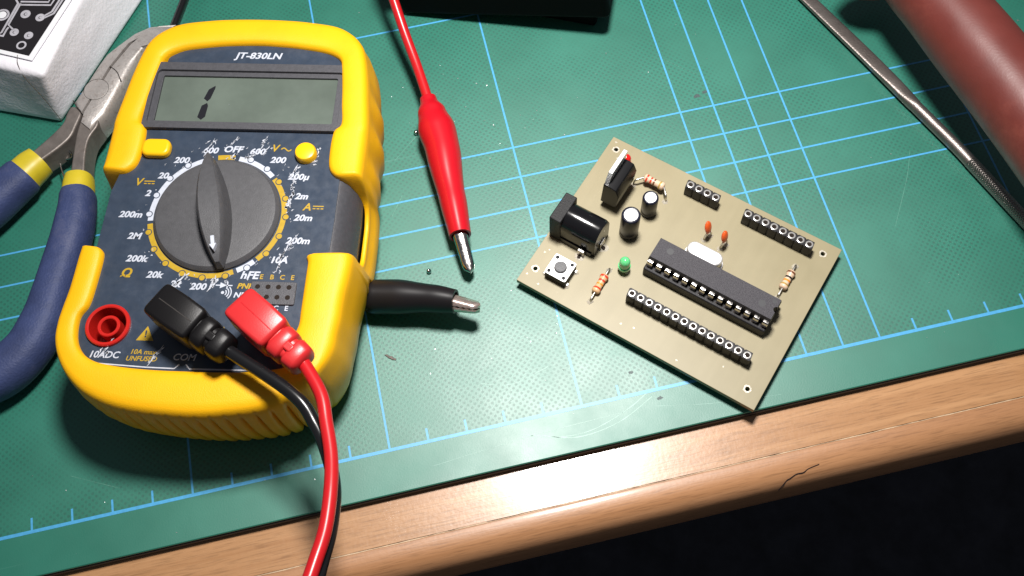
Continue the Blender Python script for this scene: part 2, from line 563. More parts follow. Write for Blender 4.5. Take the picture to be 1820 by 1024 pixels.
def interp(keys, t):
    for (a, va), (b, vb) in zip(keys, keys[1:]):
        if t <= b:
            k = (t-a)/(b-a) if b > a else 0
            k = k*k*(3-2*k)
            return tuple(x+(y-x)*k for x, y in zip(va, vb))
    return keys[-1][1]

def strip_data(pts, w):
    """flat ribbon of width w along a polyline at its own z"""
    v = []; f = []
    P = [Vector(p) for p in pts]
    for i, p in enumerate(P):
        a = P[max(i-1, 0)]; b = P[min(i+1, len(P)-1)]
        t = (b-a).normalized()
        s = Vector((-t.y, t.x, 0))
        if 0 < i < len(P)-1:
            t1 = (p-a).normalized()
            s = s/max(0.4, s.dot(Vector((-t1.y, t1.x, 0))))
        ww = w[i] if hasattr(w, '__len__') else w
        v += [tuple(p+s*ww/2), tuple(p-s*ww/2)]
    for i in range(len(P)-1):
        f.append((2*i, 2*i+1, 2*i+3, 2*i+2))
    return v, f

def strip(name, pts, w, mat, parent=None, th=0.05):
    v, f = strip_data(pts, w)
    n = len(v)
    # thin but solid print
    v2 = v + [(x, y, z-th) for x, y, z in v]
    f2 = list(f) + [tuple(i+n for i in q[::-1]) for q in f]
    m = n//2
    for i in range(m-1):
        f2.append((2*i, 2*i+2, 2*i+2+n, 2*i+n))
        f2.append((2*i+1, 2*i+1+n, 2*i+3+n, 2*i+3))
    f2.append((0, n, n+1, 1)); f2.append((n-2, n-1, 2*n-1, 2*n-2))
    return link(name, mesh(name, v2, f2, smooth=False), mat, parent)

def text(name, s, x, y, z, size, mat, parent, shear=0.22, bold=0.018, rot=0.0, align='CENTER', sx=1.0):
    cu = bpy.data.curves.new(name, 'FONT')
    cu.body = s
    cu.size = size*S
    cu.shear = shear
    cu.offset = bold*size*S
    cu.extrude = 0.03*S
    cu.align_x = align
    cu.align_y = 'CENTER'
    cu.resolution_u = 3
    o = bpy.data.objects.new(name, cu)
    C.objects.link(o)
    dg = bpy.context.evaluated_depsgraph_get()
    dg.update()
    me = bpy.data.meshes.new_from_object(o.evaluated_get(dg))
    bpy.data.objects.remove(o)
    bpy.data.curves.remove(cu)
    me.name = name
    me.transform(Matrix.Scale(sx, 4, (1, 0, 0)))
    t = link(name, me, mat, parent)
    t.location = (x*S, y*S, z*S)
    t.rotation_euler = (0, 0, rot)
    return t

def thing(name, label, cat, loc=(0, 0, 0), rotz=0.0, group=None):
    o = bpy.data.objects.new(name, None)
    o.empty_display_size = 0.01
    C.objects.link(o)
    o.location = Vector(loc)*S
    o.rotation_euler = (0, 0, rotz)
    tag(o, label, cat, group)
    return o

def tag(o, label=None, cat=None, group=None, kind=None):
    if label: o["label"] = label
    if cat: o["category"] = cat
    if group: o["group"] = group
    if kind: o["kind"] = kind
    return o

def dup(o, parent, loc=None):
    c = o.copy()
    C.objects.link(c)
    c.parent = parent
    if loc is not None:
        c.location = Vector(loc)*S
    return c

# ================================================================== the setting
fl = mesh('floor', [(-1500, -1500, -740), (1800, -1500, -740), (1800, 1500, -740), (-1500, 1500, -740)], [(0, 1, 2, 3)])
tag(link('floor', fl, 'floor'), kind='structure')

desk = thing('desk', 'beech coloured desk with a rounded front edge', 'desk')
tag(desk, kind='structure')
box('desk_top', -420, -22.42, -23, 620, 520, -3.0, 'wood', desk)
wl = [(-420+i*2.6, -22.62+random.uniform(-.05, .05), -3.10) for i in range(400)]
strip('worn_edge', wl, [random.choice((0.10, 0.16, 0.22, 0.30, 0.2)) for _ in wl], 'wear', desk, 0.03)
prof = [(-22.5, -23), (-22.5, -3.55), (-22.7, -3.2), (-23.1, -3.10), (-26.0, -3.25), (-28.0, -3.9), (-29.5, -5.2), (-30.5, -7.2), (-31.1, -10),
        (-31.3, -13), (-31.2, -17), (-30.6, -20.5), (-29.5, -23)]
loft('edge_strip', [[(x, y, z) for y, z in prof] for x in (-420, 620)], 'wood_edge', desk, angle=30)

# ------------------------------------------------------------------ cutting mat
cm = thing('cutting_mat', 'green dotted cutting mat with cyan grid lines lying on the desk', 'cutting mat')
prism('sheet', rrect(-120, -11.2, 420, 300, 5), -0.9, 0.0, 'mat', cm, 0.25)
prism('backing', rrect(-119.6, -11.45, 419.6, 299.6, 5), -3.0, -0.905, 'mat_core', cm, 0.15)
def ruled(x0, y0, x1, y1, w):
    strip('grid_line', [(x0, y0, 0.03), (x1, y1, 0.03)], w, 'line', cm, th=0.025)
for k in (-10, -5, 0, 5, 10, 15, 16, 17, 18, 23, 28, 33):
    strip('grid_line', [(k*10, 0.35, 0.026), (k*10, 210, 0.026)], 0.52, 'line', cm, th=0.022)
for j in (5, 6, 7, 8, 13, 18):
    strip('grid_line', [(-100, j*10, 0.036), (380, j*10, 0.036)], 0.52, 'line', cm, th=0.03)
strip('ruler_line', [(-105, 0, 0.046), (400, 0, 0.046)], 0.85, 'line', cm, th=0.04)
for k in range(-10, 38):
    if k not in (-10, -5, 0, 5, 10, 15, 16, 17, 18, 23, 28, 33):
        strip('ruler_tick', [(k*10, 0.3, 0.026), (k*10, 3.5, 0.026)], 0.52, 'line', cm, th=0.022)

# pale knife scratches and a smear on the mat
random.seed(21)
for pts, w in ([[(83, -3.6), (92, -6.4), (101, -6.6), (112, -3.0), (121, 2.2)], 0.3], [[(88, -5.0), (97, -7.6), (108, -6.2), (118, -1.6)], 0.3], [[(60, -6.5), (85, -4.6), (110, -4.0)], 0.12],
               [[(118, -4.2), (132, -6.8), (150, -8.6)], 0.14], [[(66, 84), (74, 91), (80, 95)], 0.12], [[(196, 30), (205, 44), (209, 52)], 0.10], [[(62, 66), (66, 72)], 0.12], [[(150, 100), (158, 92)], 0.1],
               [[(76, 12), (84, 10), (94, 12.5)], 0.18], [[(99, 16), (108, 13)], 0.14], [[(120, 6), (127, 3)], 0.12], [[(-30, 12), (-18, 6)], 0.10]):
    path = [(p.x, p.y, 0.022) for p in catmull([(x, y, 0) for x, y in pts], 6)]
    strip('scratch', path, [max(0.03, w*random.uniform(0.25, 1.0)) for _ in path], 'mat_scratch', cm, 0.015)
for x, y, r_ in ((156.5, 84.5, 1.5), (159.0, 85.2, 1.1), (114.5, 6.0, 0.8), (119.8, -2.4, 1.0), (138, -9, 0.5), (184, 45, 0.4)):
    prism('stain', [(x+r_*random.uniform(.4, 1.1)*math.cos(R(a)), y+0.6*r_*random.uniform(.4, 1.1)*math.sin(R(a))) for a in range(0, 360, 24)], 0.004, 0.018, 'mat_stain', cm)
random.seed(7)

# ================================================================== multimeter
YAW = R(-15.5)
mm = thing('digital_multimeter', 'digital multimeter in a yellow rubber holster with a round dial', 'multimeter', (20.9, 60.25, 0), YAW)
UC = 1.7
LEFT = [  # outer x, y | inner x, y | rim height
    (1.7, 61.0, 2.7, 52.1, 31), (-6, 60.8, -4, 51.9, 31), (-12, 60.3, -9.5, 51.4, 31), (-19.7, 59.0, -16.8, 50.2, 31), (-24.4, 56.4, -20.6, 48.7, 31),
    (-27.4, 53.0, -22.2, 47, 31), (-29.0, 48.4, -22.6, 45, 31), (-30.3, 41.2, -23.3, 40, 31), (-31.3, 33, -24, 33, 31),
    (-32, 26.6, -24.6, 26.9, 31), (-32, 23.6, -22.8, 24.0, 31), (-32, 15.5, -22.9, 15, 31), (-32, 12.4, -25.0, 11.6, 31),
    (-32, 11.2, -28.2, 10.8, 27.5), (-32, 10.0, -30.4, 9.6, 19), (-32, 6, -30.6, 6, 15.5), (-32, 0, -30.6, 0, 15), (-32, -5.5, -30.6, -5.5, 15.5),
    (-32, -8.0, -30.4, -8.2, 19), (-32, -9.2, -28.6, -9.6, 27.5), (-32.1, -10.4, -26.8, -10.8, 31), (-32.4, -13, -26.0, -13, 31),
    (-32.7, -21.3, -26.2, -21, 31), (-33.3, -27, -26.7, -25.8, 31), (-33.4, -31, -28.1, -29, 31), (-33.0, -35, -27.6, -34, 31),
    (-31.2, -39.5, -25.6, -37.6, 31), (-28.0, -44.0, -22.2, -39.7, 31), (-23.5, -47.8, -17, -40.7, 31), (-17, -50.6, -11, -41.2, 31),
    (-9, -52.0, -5, -41.4, 31)]
RIGHT = []
for ox, oy, ix, iy, h in LEFT[1:]:
    nx = 2*UC-ix
    if iy < -9.0:   # the right lower arm is broader and has no jack beside it
        nx = min(nx, 24.6 if iy > -34 else 23.6)
        if iy < -37: nx = 2*UC-ix-2.5
        if h < 30: nx = 2*UC-ix
    rx = 2*UC-ox
    if oy < -12: rx -= min(2.6, (-12-oy)*0.14)
    RIGHT.append((rx, oy, nx, iy, h))
stations = LEFT + [(1.7, -52.6, 1.7, -41.4, 31)] + RIGHT[::-1]
outer = []; inner = []; hs = []
n = len(stations)
oc = catmull([(s[0], s[1], 0) for s in stations], 10, closed=True)
ic_ = catmull([(s[2], s[3], 0) for s in stations], 10, closed=True)
hh = catmull([(s[4], 0, 0) for s in stations], 10, closed=True)
# resample evenly along the outline
def resample(step):
    L = [0]
    m = len(oc)
    for i in range(m):
        L.append(L[-1]+(oc[(i+1) % m]-oc[i]).length)
    out = []
    tot = L[-1]; cnt = int(tot/step)
    j = 0
    for k in range(cnt):
        d = tot*k/cnt
        while L[j+1] < d: j += 1
        t = (d-L[j])/max(1e-9, L[j+1]-L[j])
        a, b = j % m, (j+1) % m
        out.append((oc[a].lerp(oc[b], t), ic_[a].lerp(ic_[b], t), min(31, hh[a].x+(hh[b].x-hh[a].x)*t), d))
    return out
rs = resample(0.32)
rows = []
cnt = len(rs)
for i, (o, q, h, d) in enumerate(rs):
    tg = (rs[(i+1) % cnt][0]-rs[i-1][0]).normalized()
    nrm = Vector((tg.y, -tg.x, 0))
    if nrm.dot(o-Vector((UC, 5, 0))) < 0: nrm = -nrm
    dirn = q-o
    bottomness = max(0, -nrm.y)
    topness = max(0, nrm.y)
    sideness = abs(nrm.x)
    # ribs on the end walls, grip scallops on the sides
    rib = abs(math.sin(o.x*math.pi/3.4))
    ribamp = 1.15*min(1, max(0, (bottomness-0.45)/0.2)) + 0.30*min(1, max(0, (topness-0.75)/0.15))
    if abs(o.x-UC) > 27: ribamp *= 0.4
    r_out = -ribamp*(1-rib)**3*1.9
    scal = 0.0
    if sideness > 0.9 and (14 < o.y < 44):
        scal = 0.45*math.sin((o.y-14)*2*math.pi/10)
    row = []
    side = 1.3*sideness*(1.0 if o.y > -12 else 0.75)
    for zf, off in ((0.02, -3.4+0.4*sideness), (0.10, -2.2+0.7*sideness), (0.30, -0.9+side*1.1), (0.52, -0.1+side*1.15), (0.75, 0.1+side*0.5), (0.855, 0.0)):
        z = h*zf
        fade = 1.0 if zf < 0.7 else (0.85 if zf < 0.8 else 0.3)
        p = o+nrm*(off+(r_out*fade)+(scal if 0.05 < zf < 0.8 else 0))
        row.append((p.x, p.y, z))
    for zf, f in ((0.915, 0.02), (0.962, 0.07), (0.988, 0.15), (1.0, 0.30), (1.0, 0.62), (0.996, 0.86), (0.98, 0.96), (0.945, 1.0), (0.85, 1.01), (0.5, 1.02)):
        p = o+dirn*f
        row.append((p.x, p.y, h*zf))
    rows.append(row)
cols = list(map(list, zip(*rows)))
hol = loft('holster', cols, 'yellow', mm, cap=False, angle=60)

# grey case inside the holster
def case_ring(z, ins):
    return [(x, y, z) for x, y in rrect(-31.2+ins, -42.6+ins*0.2, 34.2-ins-1.4*(1 if z < 18 else 0), 55-ins*0.3, 13 if z < 26 else 10, 6)]
loft('case', [case_ring(1.2, 2.0), case_ring(3.0, 0.8), case_ring(19, 0.3), case_ring(23, 1.1), case_ring(26.5, 2.6), case_ring(28.3, 4.2), case_ring(28.62, 5.0)], 'grey', mm, cap=False, angle=50)

# printed label plates (navy), title plate, display bezel
plate('label_plate', [[(-27.2, -42.2), (28.6, -42.2), (29.5, 0), (29.3, 24.6), (-24.4, 24.6), (-28.4, 6), (-28.8, -27)], circ(-21.0, -30.6, 4.9, 40)], 28.64, 29.0, 'navy', mm, 0.05)
prism('title_plate', catmull([(-21.6, 46.2), (-20.6, 48.4), (-14, 51.0), (2.5, 52.4), (19, 51.0), (26, 48.6), (27.2, 46.2)], 5) and
      [(p.x, p.y) for p in catmull([(-21.6, 46.2, 0), (-20.6, 48.4, 0), (-14, 51.0, 0), (2.5, 52.4, 0), (19, 51.0, 0), (26, 48.6, 0), (27.2, 46.2, 0)], 5)], 28.6, 29.05, 'navy', mm, 0.1)
WX0, WX1, WY0, WY1 = -21.5, 25.5, 27.3, 41.6
bz = plate('display_bezel', [rrect(-24.2, 24.7, 28.4, 45.4, 1.2), rrect(WX0-1.6, WY0-1.2, WX1+1.6, WY1+1.4, 1.2)], 28.6, 30.3, 'grey', mm, 0.35)
plate('window_frame', [rrect(WX0-1.7, WY0-1.3, WX1+1.7, WY1+1.5, 1.2), rrect(WX0, WY0, WX1, WY1, 0.4)], 28.62, 29.5, 'grey', mm, 0.3)
box('display_screen', WX0+0.02, WY0+0.02, 28.6, WX1-0.02, WY1-0.02, 28.85, 'lcd', mm)
# the digit "1": two slanted segments
SX = -8.9
prism('display_segment', [(SX-1.5, 29.0), (SX-0.4, 28.2), (SX+0.55, 29.2), (SX+0.75, 32.6), (SX+0.35, 33.5), (SX-0.95, 32.6)], 28.86, 28.90, 'seg', mm)
prism('display_segment', [(SX-0.75, 34.9), (SX+0.3, 34.0), (SX+1.0, 34.9), (SX+1.75, 38.2), (SX+1.7, 39.0), (SX+0.1, 37.8)], 28.86, 28.90, 'seg', mm)

text('lettering', 'JT-830LN', 2.9, 48.75, 29.06, 2.75, 'white_ink', mm, bold=0.028, sx=1.14)

# push buttons
prism('push_button', rrect(-22.3, 15.9, -15.0, 20.9, 1.9), 28.7, 31.2, 'yellow_btn', mm, 0.8, 4)
lathe('push_button', [(2.75, 28.7), (2.75, 30.5), (2.45, 31.1), (1.9, 31.3), (0.01, 31.35)], 'yellow_btn', mm, 20.1, 18.1)

# dial ring print: white and ochre arcs with dots
def arc(a0, a1, r, w, mat, z=29.035):
    pts = [(r*math.cos(R(a0+(a1-a0)*i/24)), r*math.sin(R(a0+(a1-a0)*i/24)), z) for i in range(25)]
    strip('ring_mark', pts, w, mat, mm, th=0.03)
RR = 16.75
arc(103, 187, RR, 1.35, 'white_ink'); arc(84, 99, RR+0.1, 1.35, 'yellow_ink'); arc(43, 80, RR, 1.35, 'white_ink')
arc(-45, 40, RR, 1.35, 'yellow_ink'); arc(-64, -48, RR, 1.35, 'white_ink'); arc(190, 293, RR, 1.35, 'yellow_ink')
for a, mt in ((107, 'w'), (125.3, 'w'), (143.9, 'w'), (162.4, 'w'), (180.7, 'w'), (197.9, 'y'), (215.1, 'y'), (232.4, 'y'), (250, 'y'), (267.3, 'y'), (286.1, 'y'),
              (-55.6, 'w'), (-36.5, 'y'), (-18.3, 'y'), (0, 'y'), (17.6, 'y'), (35.3, 'y'), (52.4, 'w'), (69.8, 'w')):
    x, y = 17.3*math.cos(R(a)), 17.3*math.sin(R(a))
    prism('dot_outline', circ(x, y, 0.92, 18), 29.03, 29.055, 'navy', mm)
    prism('dot_mark', circ(x, y, 0.70, 18), 29.04, 29.075, 'white_ink' if mt == 'w' else 'yellow_ink', mm)

# selector dial
dial = lathe('selector_dial', [(15.75, 28.8), (15.75, 29.6), (15.3, 30.2), (14.9, 30.6), (14.2, 30.7), (8, 31.0), (0.01, 31.1)], 'knob', mm, n=72, angle=25)
# pointer grip: a leaf-shaped ridge, taller in the middle
RA = math.atan2(-17.6-15.0, 3.9+1.9)     # runs from the upper tip to the lower tip
tip0 = Vector((-3.6, 15.3)); tip1 = Vector((3.9, -15.4))
ax = (tip1-tip0).normalized(); sd = Vector((-ax.y, ax.x))
rings = []
NL = 28
for zi, (zf, wf) in enumerate(((0.0, 1.22), (0.35, 1.10), (0.72, 1.0), (0.92, 0.90), (1.0, 0.74))):
    left = []; right = []
    for i in range(NL+1):
        t = i/NL
        w = 3.7*(math.sin(math.pi*min(1, 0.03+t*0.94))**0.75)*(0.86+0.22*t)
        lenk = 1-0.035*zf
        c = tip0.lerp(tip1, 0.5+(t-0.5)*lenk)
        top = 30.8+6.3*(math.sin(math.pi*(0.10+0.84*t))**0.55)
        z = 30.6+(top-30.6)*zf
        left.append((*(c+sd*w*wf*0.92), z)); right.append((*(c-sd*w*wf*0.92), z))
    rings.append(left+right[::-1])
# top centre line closes the ridge
v, f = loft_data(rings, cap=False)
base = (len(rings)-1)*(2*NL+2)
for i in range(NL):
    f.append((base+i, base+i+1, base+2*NL+1-(i+1), base+2*NL+1-i))
grip = link('dial_grip', mesh('dial_grip', v, f, angle=32), 'knob', dial)
c = tip0.lerp(tip1, 0.86)
def arrow_poly(c, d, s):
    n_ = Vector((-d.y, d.x))
    P = [(-1.9, 0.42), (0.3, 0.42), (0.3, 0.85), (1.9, 0.0), (0.3, -0.85), (0.3, -0.42), (-1.9, -0.42)]
    return [tuple(c+d*(a*s)+n_*(b*s)) for a, b in P]
prism('pointer_arrow', arrow_poly(c, ax, 1.0), 34.6, 36.05, 'white_ink', dial)

# scale lettering
W, Y = 'white_ink', 'yellow_ink'
for s, x, y, m_, sz in (('600', -5.0, 18.7, W, 2.35), ('OFF', 0.8, 19.2, W, 2.5), ('600', 7.2, 18.7, W, 2.35), ('200', 12.9, 16.3, W, 2.35), ('200\u00b5', 18.9, 11.5, W, 2.35),
                        ('2m', 20.4, 5.9, W, 2.35), ('20m', 21.6, -0.2, W, 2.35), ('200m', 21.2, -6.6, W, 2.35), ('10A', 17.2, -12.0, W, 2.35), ('hFE', 10.7, -16.3, W, 2.7),
                        ('200', -12.0, 15.6, W, 2.35), ('20', -15.9, 10.9, W, 2.35), ('2', -18.8, 5.7, W, 2.35), ('200m', -22.0, -0.5, W, 2.35), ('2M', -19.8, -6.5, W, 2.35),
                        ('200k', -18.0, -12.7, W, 2.35), ('20k', -12.7, -16.9, W, 2.35), ('2k', -7.1, -19.2, W, 2.35), ('200', -1.4, -19.7, W, 2.35),
                        ('\u03a9', -19.8, -16.7, Y, 3.1), ('PNP', 10.0, -19.2, Y, 1.9), ('NPN', 9.8, -21.6, W, 1.9)):
    text('lettering', s, x, y, 29.035, sz*1.02, m_, mm, bold=0.034, sx=1.08)
text('lettering', 'V', -21.9, 8.9, 29.035, 3.0, Y, mm, bold=0.02)
text('lettering', 'V', 11.6, 19.8, 29.035, 2.9, Y, mm, bold=0.02)
text('lettering', 'A', 22.2, 2.9, 29.035, 2.9, Y, mm, bold=0.02)
strip('lettering', [(13.3, 19.6, 29.05)]+[(13.3+0.33*i, 19.6+0.45*math.sin(i/8*2*math.pi), 29.05) for i in range(1, 9)], 0.3, Y, mm, 0.03)
for bx, by in ((-20.4, 8.9), (23.7, 2.9)):
    strip('lettering', [(bx, by+0.35, 29.05), (bx+2.7, by+0.35, 29.05)], 0.28, Y, mm, 0.03)
    for i in range(3):
        strip('lettering', [(bx+i, by-0.35, 29.05), (bx+i+0.7, by-0.35, 29.05)], 0.28, Y, mm, 0.03)
for s, x in (('E', 13.7), ('B', 16.25), ('C', 18.8), ('E', 21.3)):
    text('lettering', s, x, -16.6, 29.035, 1.75, Y, mm, bold=0.02, shear=0.05)
for s, x in (('E', 13.5), ('B', 16.0), ('C', 18.4), ('E', 20.9)):
    text('lettering', s, x, -24.7, 29.035, 1.75, W, mm, bold=0.02, shear=0.05)
text('lettering', '10ADC', -20.6, -37.9, 29.035, 2.35, W, mm, bold=0.02)
text('lettering', '10A max', -11.4, -36.9, 29.035, 1.7, Y, mm, bold=0.015)
text('lettering', 'UNFUSED', -11.5, -38.6, 29.035, 1.7, Y, mm, bold=0.015)
text('lettering', 'COM', -1.4, -37.9, 29.035, 2.35, W, mm, bold=0.012)
# warning triangle with an exclamation mark; diode and buzzer signs
def triangle(cx, cy, s):
    prism('warning_triangle', [(cx-s, cy-0.8*s), (cx+s, cy-0.8*s), (cx+0.1, cy+0.95*s)], 29.02, 29.05, Y, mm)
    text('lettering', '!', cx, cy-0.1, 29.055, 2.4, 'navy', mm, shear=0, bold=0.03)
triangle(-11.6, -32.3, 2.1); triangle(6.6, -31.6, 1.9)
prism('diode_sign', [(4.0, -18.3), (4.0, -19.9), (5.6, -19.1)], 29.02, 29.05, W, mm)
for a, b in (((2.9, -19.1), (7.0, -19.1)), ((5.75, -18.2), (5.75, -20.0))):
    strip('diode_sign', [(*a, 29.045), (*b, 29.045)], 0.3, W, mm, 0.025)
prism('buzzer_sign', circ(4.9, -21.0, 0.4, 12), 29.02, 29.05, W, mm)
for r_ in (0.9, 1.5, 2.1):
    strip('buzzer_sign', [(4.9+r_*math.cos(R(a)), -21.0+r_*math.sin(R(a)), 29.05) for a in range(-45, 50, 15)], 0.27, W, mm, 0.03)
# white bracket lines above the lower rim
strip('bracket_line', [(-22.5, -40.0, 29.045), (-10, -40.6, 29.045), (-3.2, -40.7, 29.045), (-2.2, -39.6, 29.045)], 0.3, W, mm, 0.03)
strip('bracket_line', [(-0.6, -39.6, 29.045), (0.4, -40.7, 29.045), (16, -40.5, 29.045)], 0.3, W, mm, 0.03)

# transistor socket
tsx0, tsy0, tsx1, tsy1 = 11.6, -23.9, 22.7, -17.9
hx = [13.3, 15.85, 18.4, 20.95]
prism('transistor_socket', rrect(tsx0, tsy0, tsx1, tsy1, 0.4), 28.7, 29.5, 'grey', mm, 0.15)
for x in hx:
    for y in (-19.35, -22.0):
        prism('socket_hole', circ(x, y, 0.62, 16), 29.47, 29.515, 'hole', mm)

# red banana jack (10ADC)
jprof = [(5.35, 28.6), (5.35, 29.75), (5.1, 30.0), (4.7, 30.0), (4.45, 29.8), (4.2, 17.5), (3.0, 17.3), (0.01, 17.3)]
jk = loft('banana_jack', [[(-21.0+r*math.cos(2*math.pi*i/40), -30.6+r*math.sin(2*math.pi*i/40), z) for i in range(40)] for r, z in jprof], 'red_jack', mm, cap=False)
lathe('jack_sleeve', [(2.75, 17.4), (2.75, 29.0), (2.55, 29.2), (2.1, 29.2), (1.9, 29.0), (1.85, 18.0), (0.01, 17.9)], 'red_jack', jk, -21.0, -30.6, 32)

# scuffs in the clear film around the dial
def scuff(x, y, ang, ln, w):
    pts = []; ws = []
    for i in range(6):
        t = i/5
        pts.append((x+math.cos(R(ang))*ln*(t-0.5)+random.uniform(-.22, .22), y+math.sin(R(ang))*ln*(t-0.5)+random.uniform(-.12, .12), 29.10))
        ws.append(max(0.03, 0.85*w*math.sin(math.pi*(0.08+0.84*t))*random.uniform(0.5, 1.2)))
    strip('scuff', pts, ws, 'scuff', mm, 0.015)
for x, y, a, l, w in ((-5.2, 20.3, 68, 4.5, 0.4), (-6.1, 17.9, 85, 2.5, 0.5), (0.9, 21.9, 62, 3.2, 0.35), (1.2, 17.3, 60, 2.0, 0.6), (8.2, 20.4, 66, 4.8, 0.35), (9.6, 19.2, 70, 3.0, 0.35),
                      (6.1, 17.4, 20, 2.0, 0.6), (17.6, 13.2, 75, 4.2, 0.5), (17.9, 9.6, 78, 4.0, 0.55), (18.0, 6.0, 80, 3.5, 0.8), (17.3, 3.2, 70, 2.2, 0.6),
                      (20.0, -6.9, 68, 5.0, 0.35), (18.3, -9.6, 70, 6.0, 0.45), (17.6, -12.6, 80, 5.2, 0.5), (-6.0, -18.1, 62, 4.4, 0.8), (1.9, -18.8, 70, 4.6, 0.7),
                      (-20.2, -36.5, 60, 4.6, 0.45), (-8.2, -37.6, 64, 6.0, 0.5), (21.6, 15.9, 20, 3.0, 0.45), (23.0, 19.3, 80, 2.4, 0.35), (-2.4, 33.0, 8, 0.1, 0.05)):
    scuff(x, y, a, l, w)
    for _ in range(5 if l > 1 else 0):
        t = random.uniform(-.5, .5)
        scuff(x+math.cos(R(a))*l*t+random.gauss(0, .45), y+math.sin(R(a))*l*t+random.gauss(0, .45), a+random.uniform(-30, 30), l*random.uniform(.1, .35), w*random.uniform(.4, 1.1))
for i in range(70):
    a = random.uniform(0, 360); r_ = random.uniform(17.5, 22)
    scuff(r_*math.cos(R(a)), r_*math.sin(R(a))*0.95, random.uniform(55, 85), random.uniform(0.2, 0.8), random.uniform(0.08, 0.2))

# ================================================================== test leads plugged into the meter
def W2(u, v_, z):     # meter coordinates to world
    c_, s_ = math.cos(YAW), math.sin(YAW)
    return (20.9+u*c_-v_*s_, 60.25+u*s_+v_*c_, z)

def plug_lead(name, label, mat, wire, corner, p_head, p_tail, ztop, cable, seam):
    """angled banana plug: a box head with a seam, ringed strain relief, then the cable"""
    t = thing(name, label, 'test lead')
    a = Vector(W2(*p_head, 0)); b = Vector(W2(*p_tail, 0))
    d = (b-a).normalized(); s_ = Vector((-d.y, d.x, 0))
    def P(l, w, z): return tuple(a+d*l+s_*w+Vector((0, 0, z)))
    hw = 4.25; zb = ztop-9.0
    # head: cross sections along its length
    rings = []
    for l, k, zt in ((-0.7, 0.86, -0.6), (-0.3, 0.95, -0.2), (0.4, 1.0, 0.0), (6, 1.03, 0.12), (10.9, 1.0, 0.0), (11.6, 0.93, -0.3), (11.9, 0.84, -0.8)):
        ring = []
        for x, z in rrect(-hw*k, zb+0.3, hw*k, ztop+zt, 0.9, 3):
            ring.append(P(l, x, z))
        rings.append(ring)
    head = loft('plug_head', rings, mat, t, angle=50)
    strip('mould_seam', [P(0.9, 0.15, ztop+0.06), P(5.5, 0.1, ztop+0.16), P(10.9, 0.0, ztop+0.05)], 0.22, seam, head, 0.03)
    # strain relief: alternating collars and necks
    rings = []
    zc = ztop-4.3
    for l, w, h_ in ((10.8, 2.5, 3.2), (12.2, 2.5, 3.1), (12.5, 3.25, 3.75), (13.0, 3.45, 3.95), (15.3, 3.35, 3.8), (15.7, 3.0, 3.5), (15.9, 2.5, 3.0), (16.6, 2.45, 2.9), (16.9, 3.0, 3.4), (17.3, 3.15, 3.5),
                     (19.7, 2.95, 3.3), (20.3, 2.5, 2.9), (20.7, 1.7, 2.0)):
        ring = []
        for k in range(20):
            q = 2*math.pi*k/20
            c_, s2 = math.cos(q), math.sin(q)
            e = 0.55
            ring.append(P(l, math.copysign(abs(c_)**e, c_)*w*1.16, zc+math.copysign(abs(s2)**e, s2)*h_))
        rings.append(ring)
    rel = loft('strain_relief', rings, mat, t, angle=50)
    # the bar that bridges the first two collars
    box_pts = [P(12.6, -1.1, 0)[:2], P(17.6, -1.0, 0)[:2], P(17.6, 1.0, 0)[:2], P(12.6, 1.1, 0)[:2]]
    prism('relief_bridge', box_pts, zc+1, zc+3.62, mat, rel, 0.4, 3)
    # metal shroud going down into the jack
    c0 = P(4.4, 0, 0)
    lathe('plug_shroud', [(3.3, 24.0), (3.3, zb+0.6), (3.0, zb+0.9)], mat, t, c0[0], c0[1], 24)
    end = P(20.2, 0, zc)
    tube('cable', [end]+cable, 1.50, wire, t, 18, 10)
    return t
red_cab = [(41.1, 3.8, 39.5), (41.4, -3.0, 40.0), (41.5, -10.9, 41.0), (40.6, -18.4, 42.5), (38.6, -26.5, 44.0), (35.9, -32.9, 45.5), (32.4, -40.0, 46.6), (28.0, -48, 47), (20, -61, 44), (12, -76, 30), (7, -90, 0), (6, -98, -80)]
blk_cab = [(34.8, 5.8, 38.0), (38.5, -2.0, 37.0), (40.3, -9.6, 37.5), (40.8, -17.6, 39.0), (39.1, -25.9, 40.5), (36.6, -32.5, 42.0), (33.6, -39.8, 43.0), (29.2, -48, 43.2), (22, -61, 40), (15, -76, 26), (11, -88, 0), (10, -96, -80)]
plug_lead('black_test_lead', 'black angled banana plug and cable, plugged into the meter', 'black', 'black_wire', None, (-5.6, -28.0), (11.8, -39.0), 41.5, blk_cab, 'seam')
plug_lead('red_test_lead', 'red angled banana plug and cable, plugged into the meter', 'red', 'red_wire', None, (13.9, -28.9), (31.0, -42.8), 43.0, red_cab, 'red_wire')

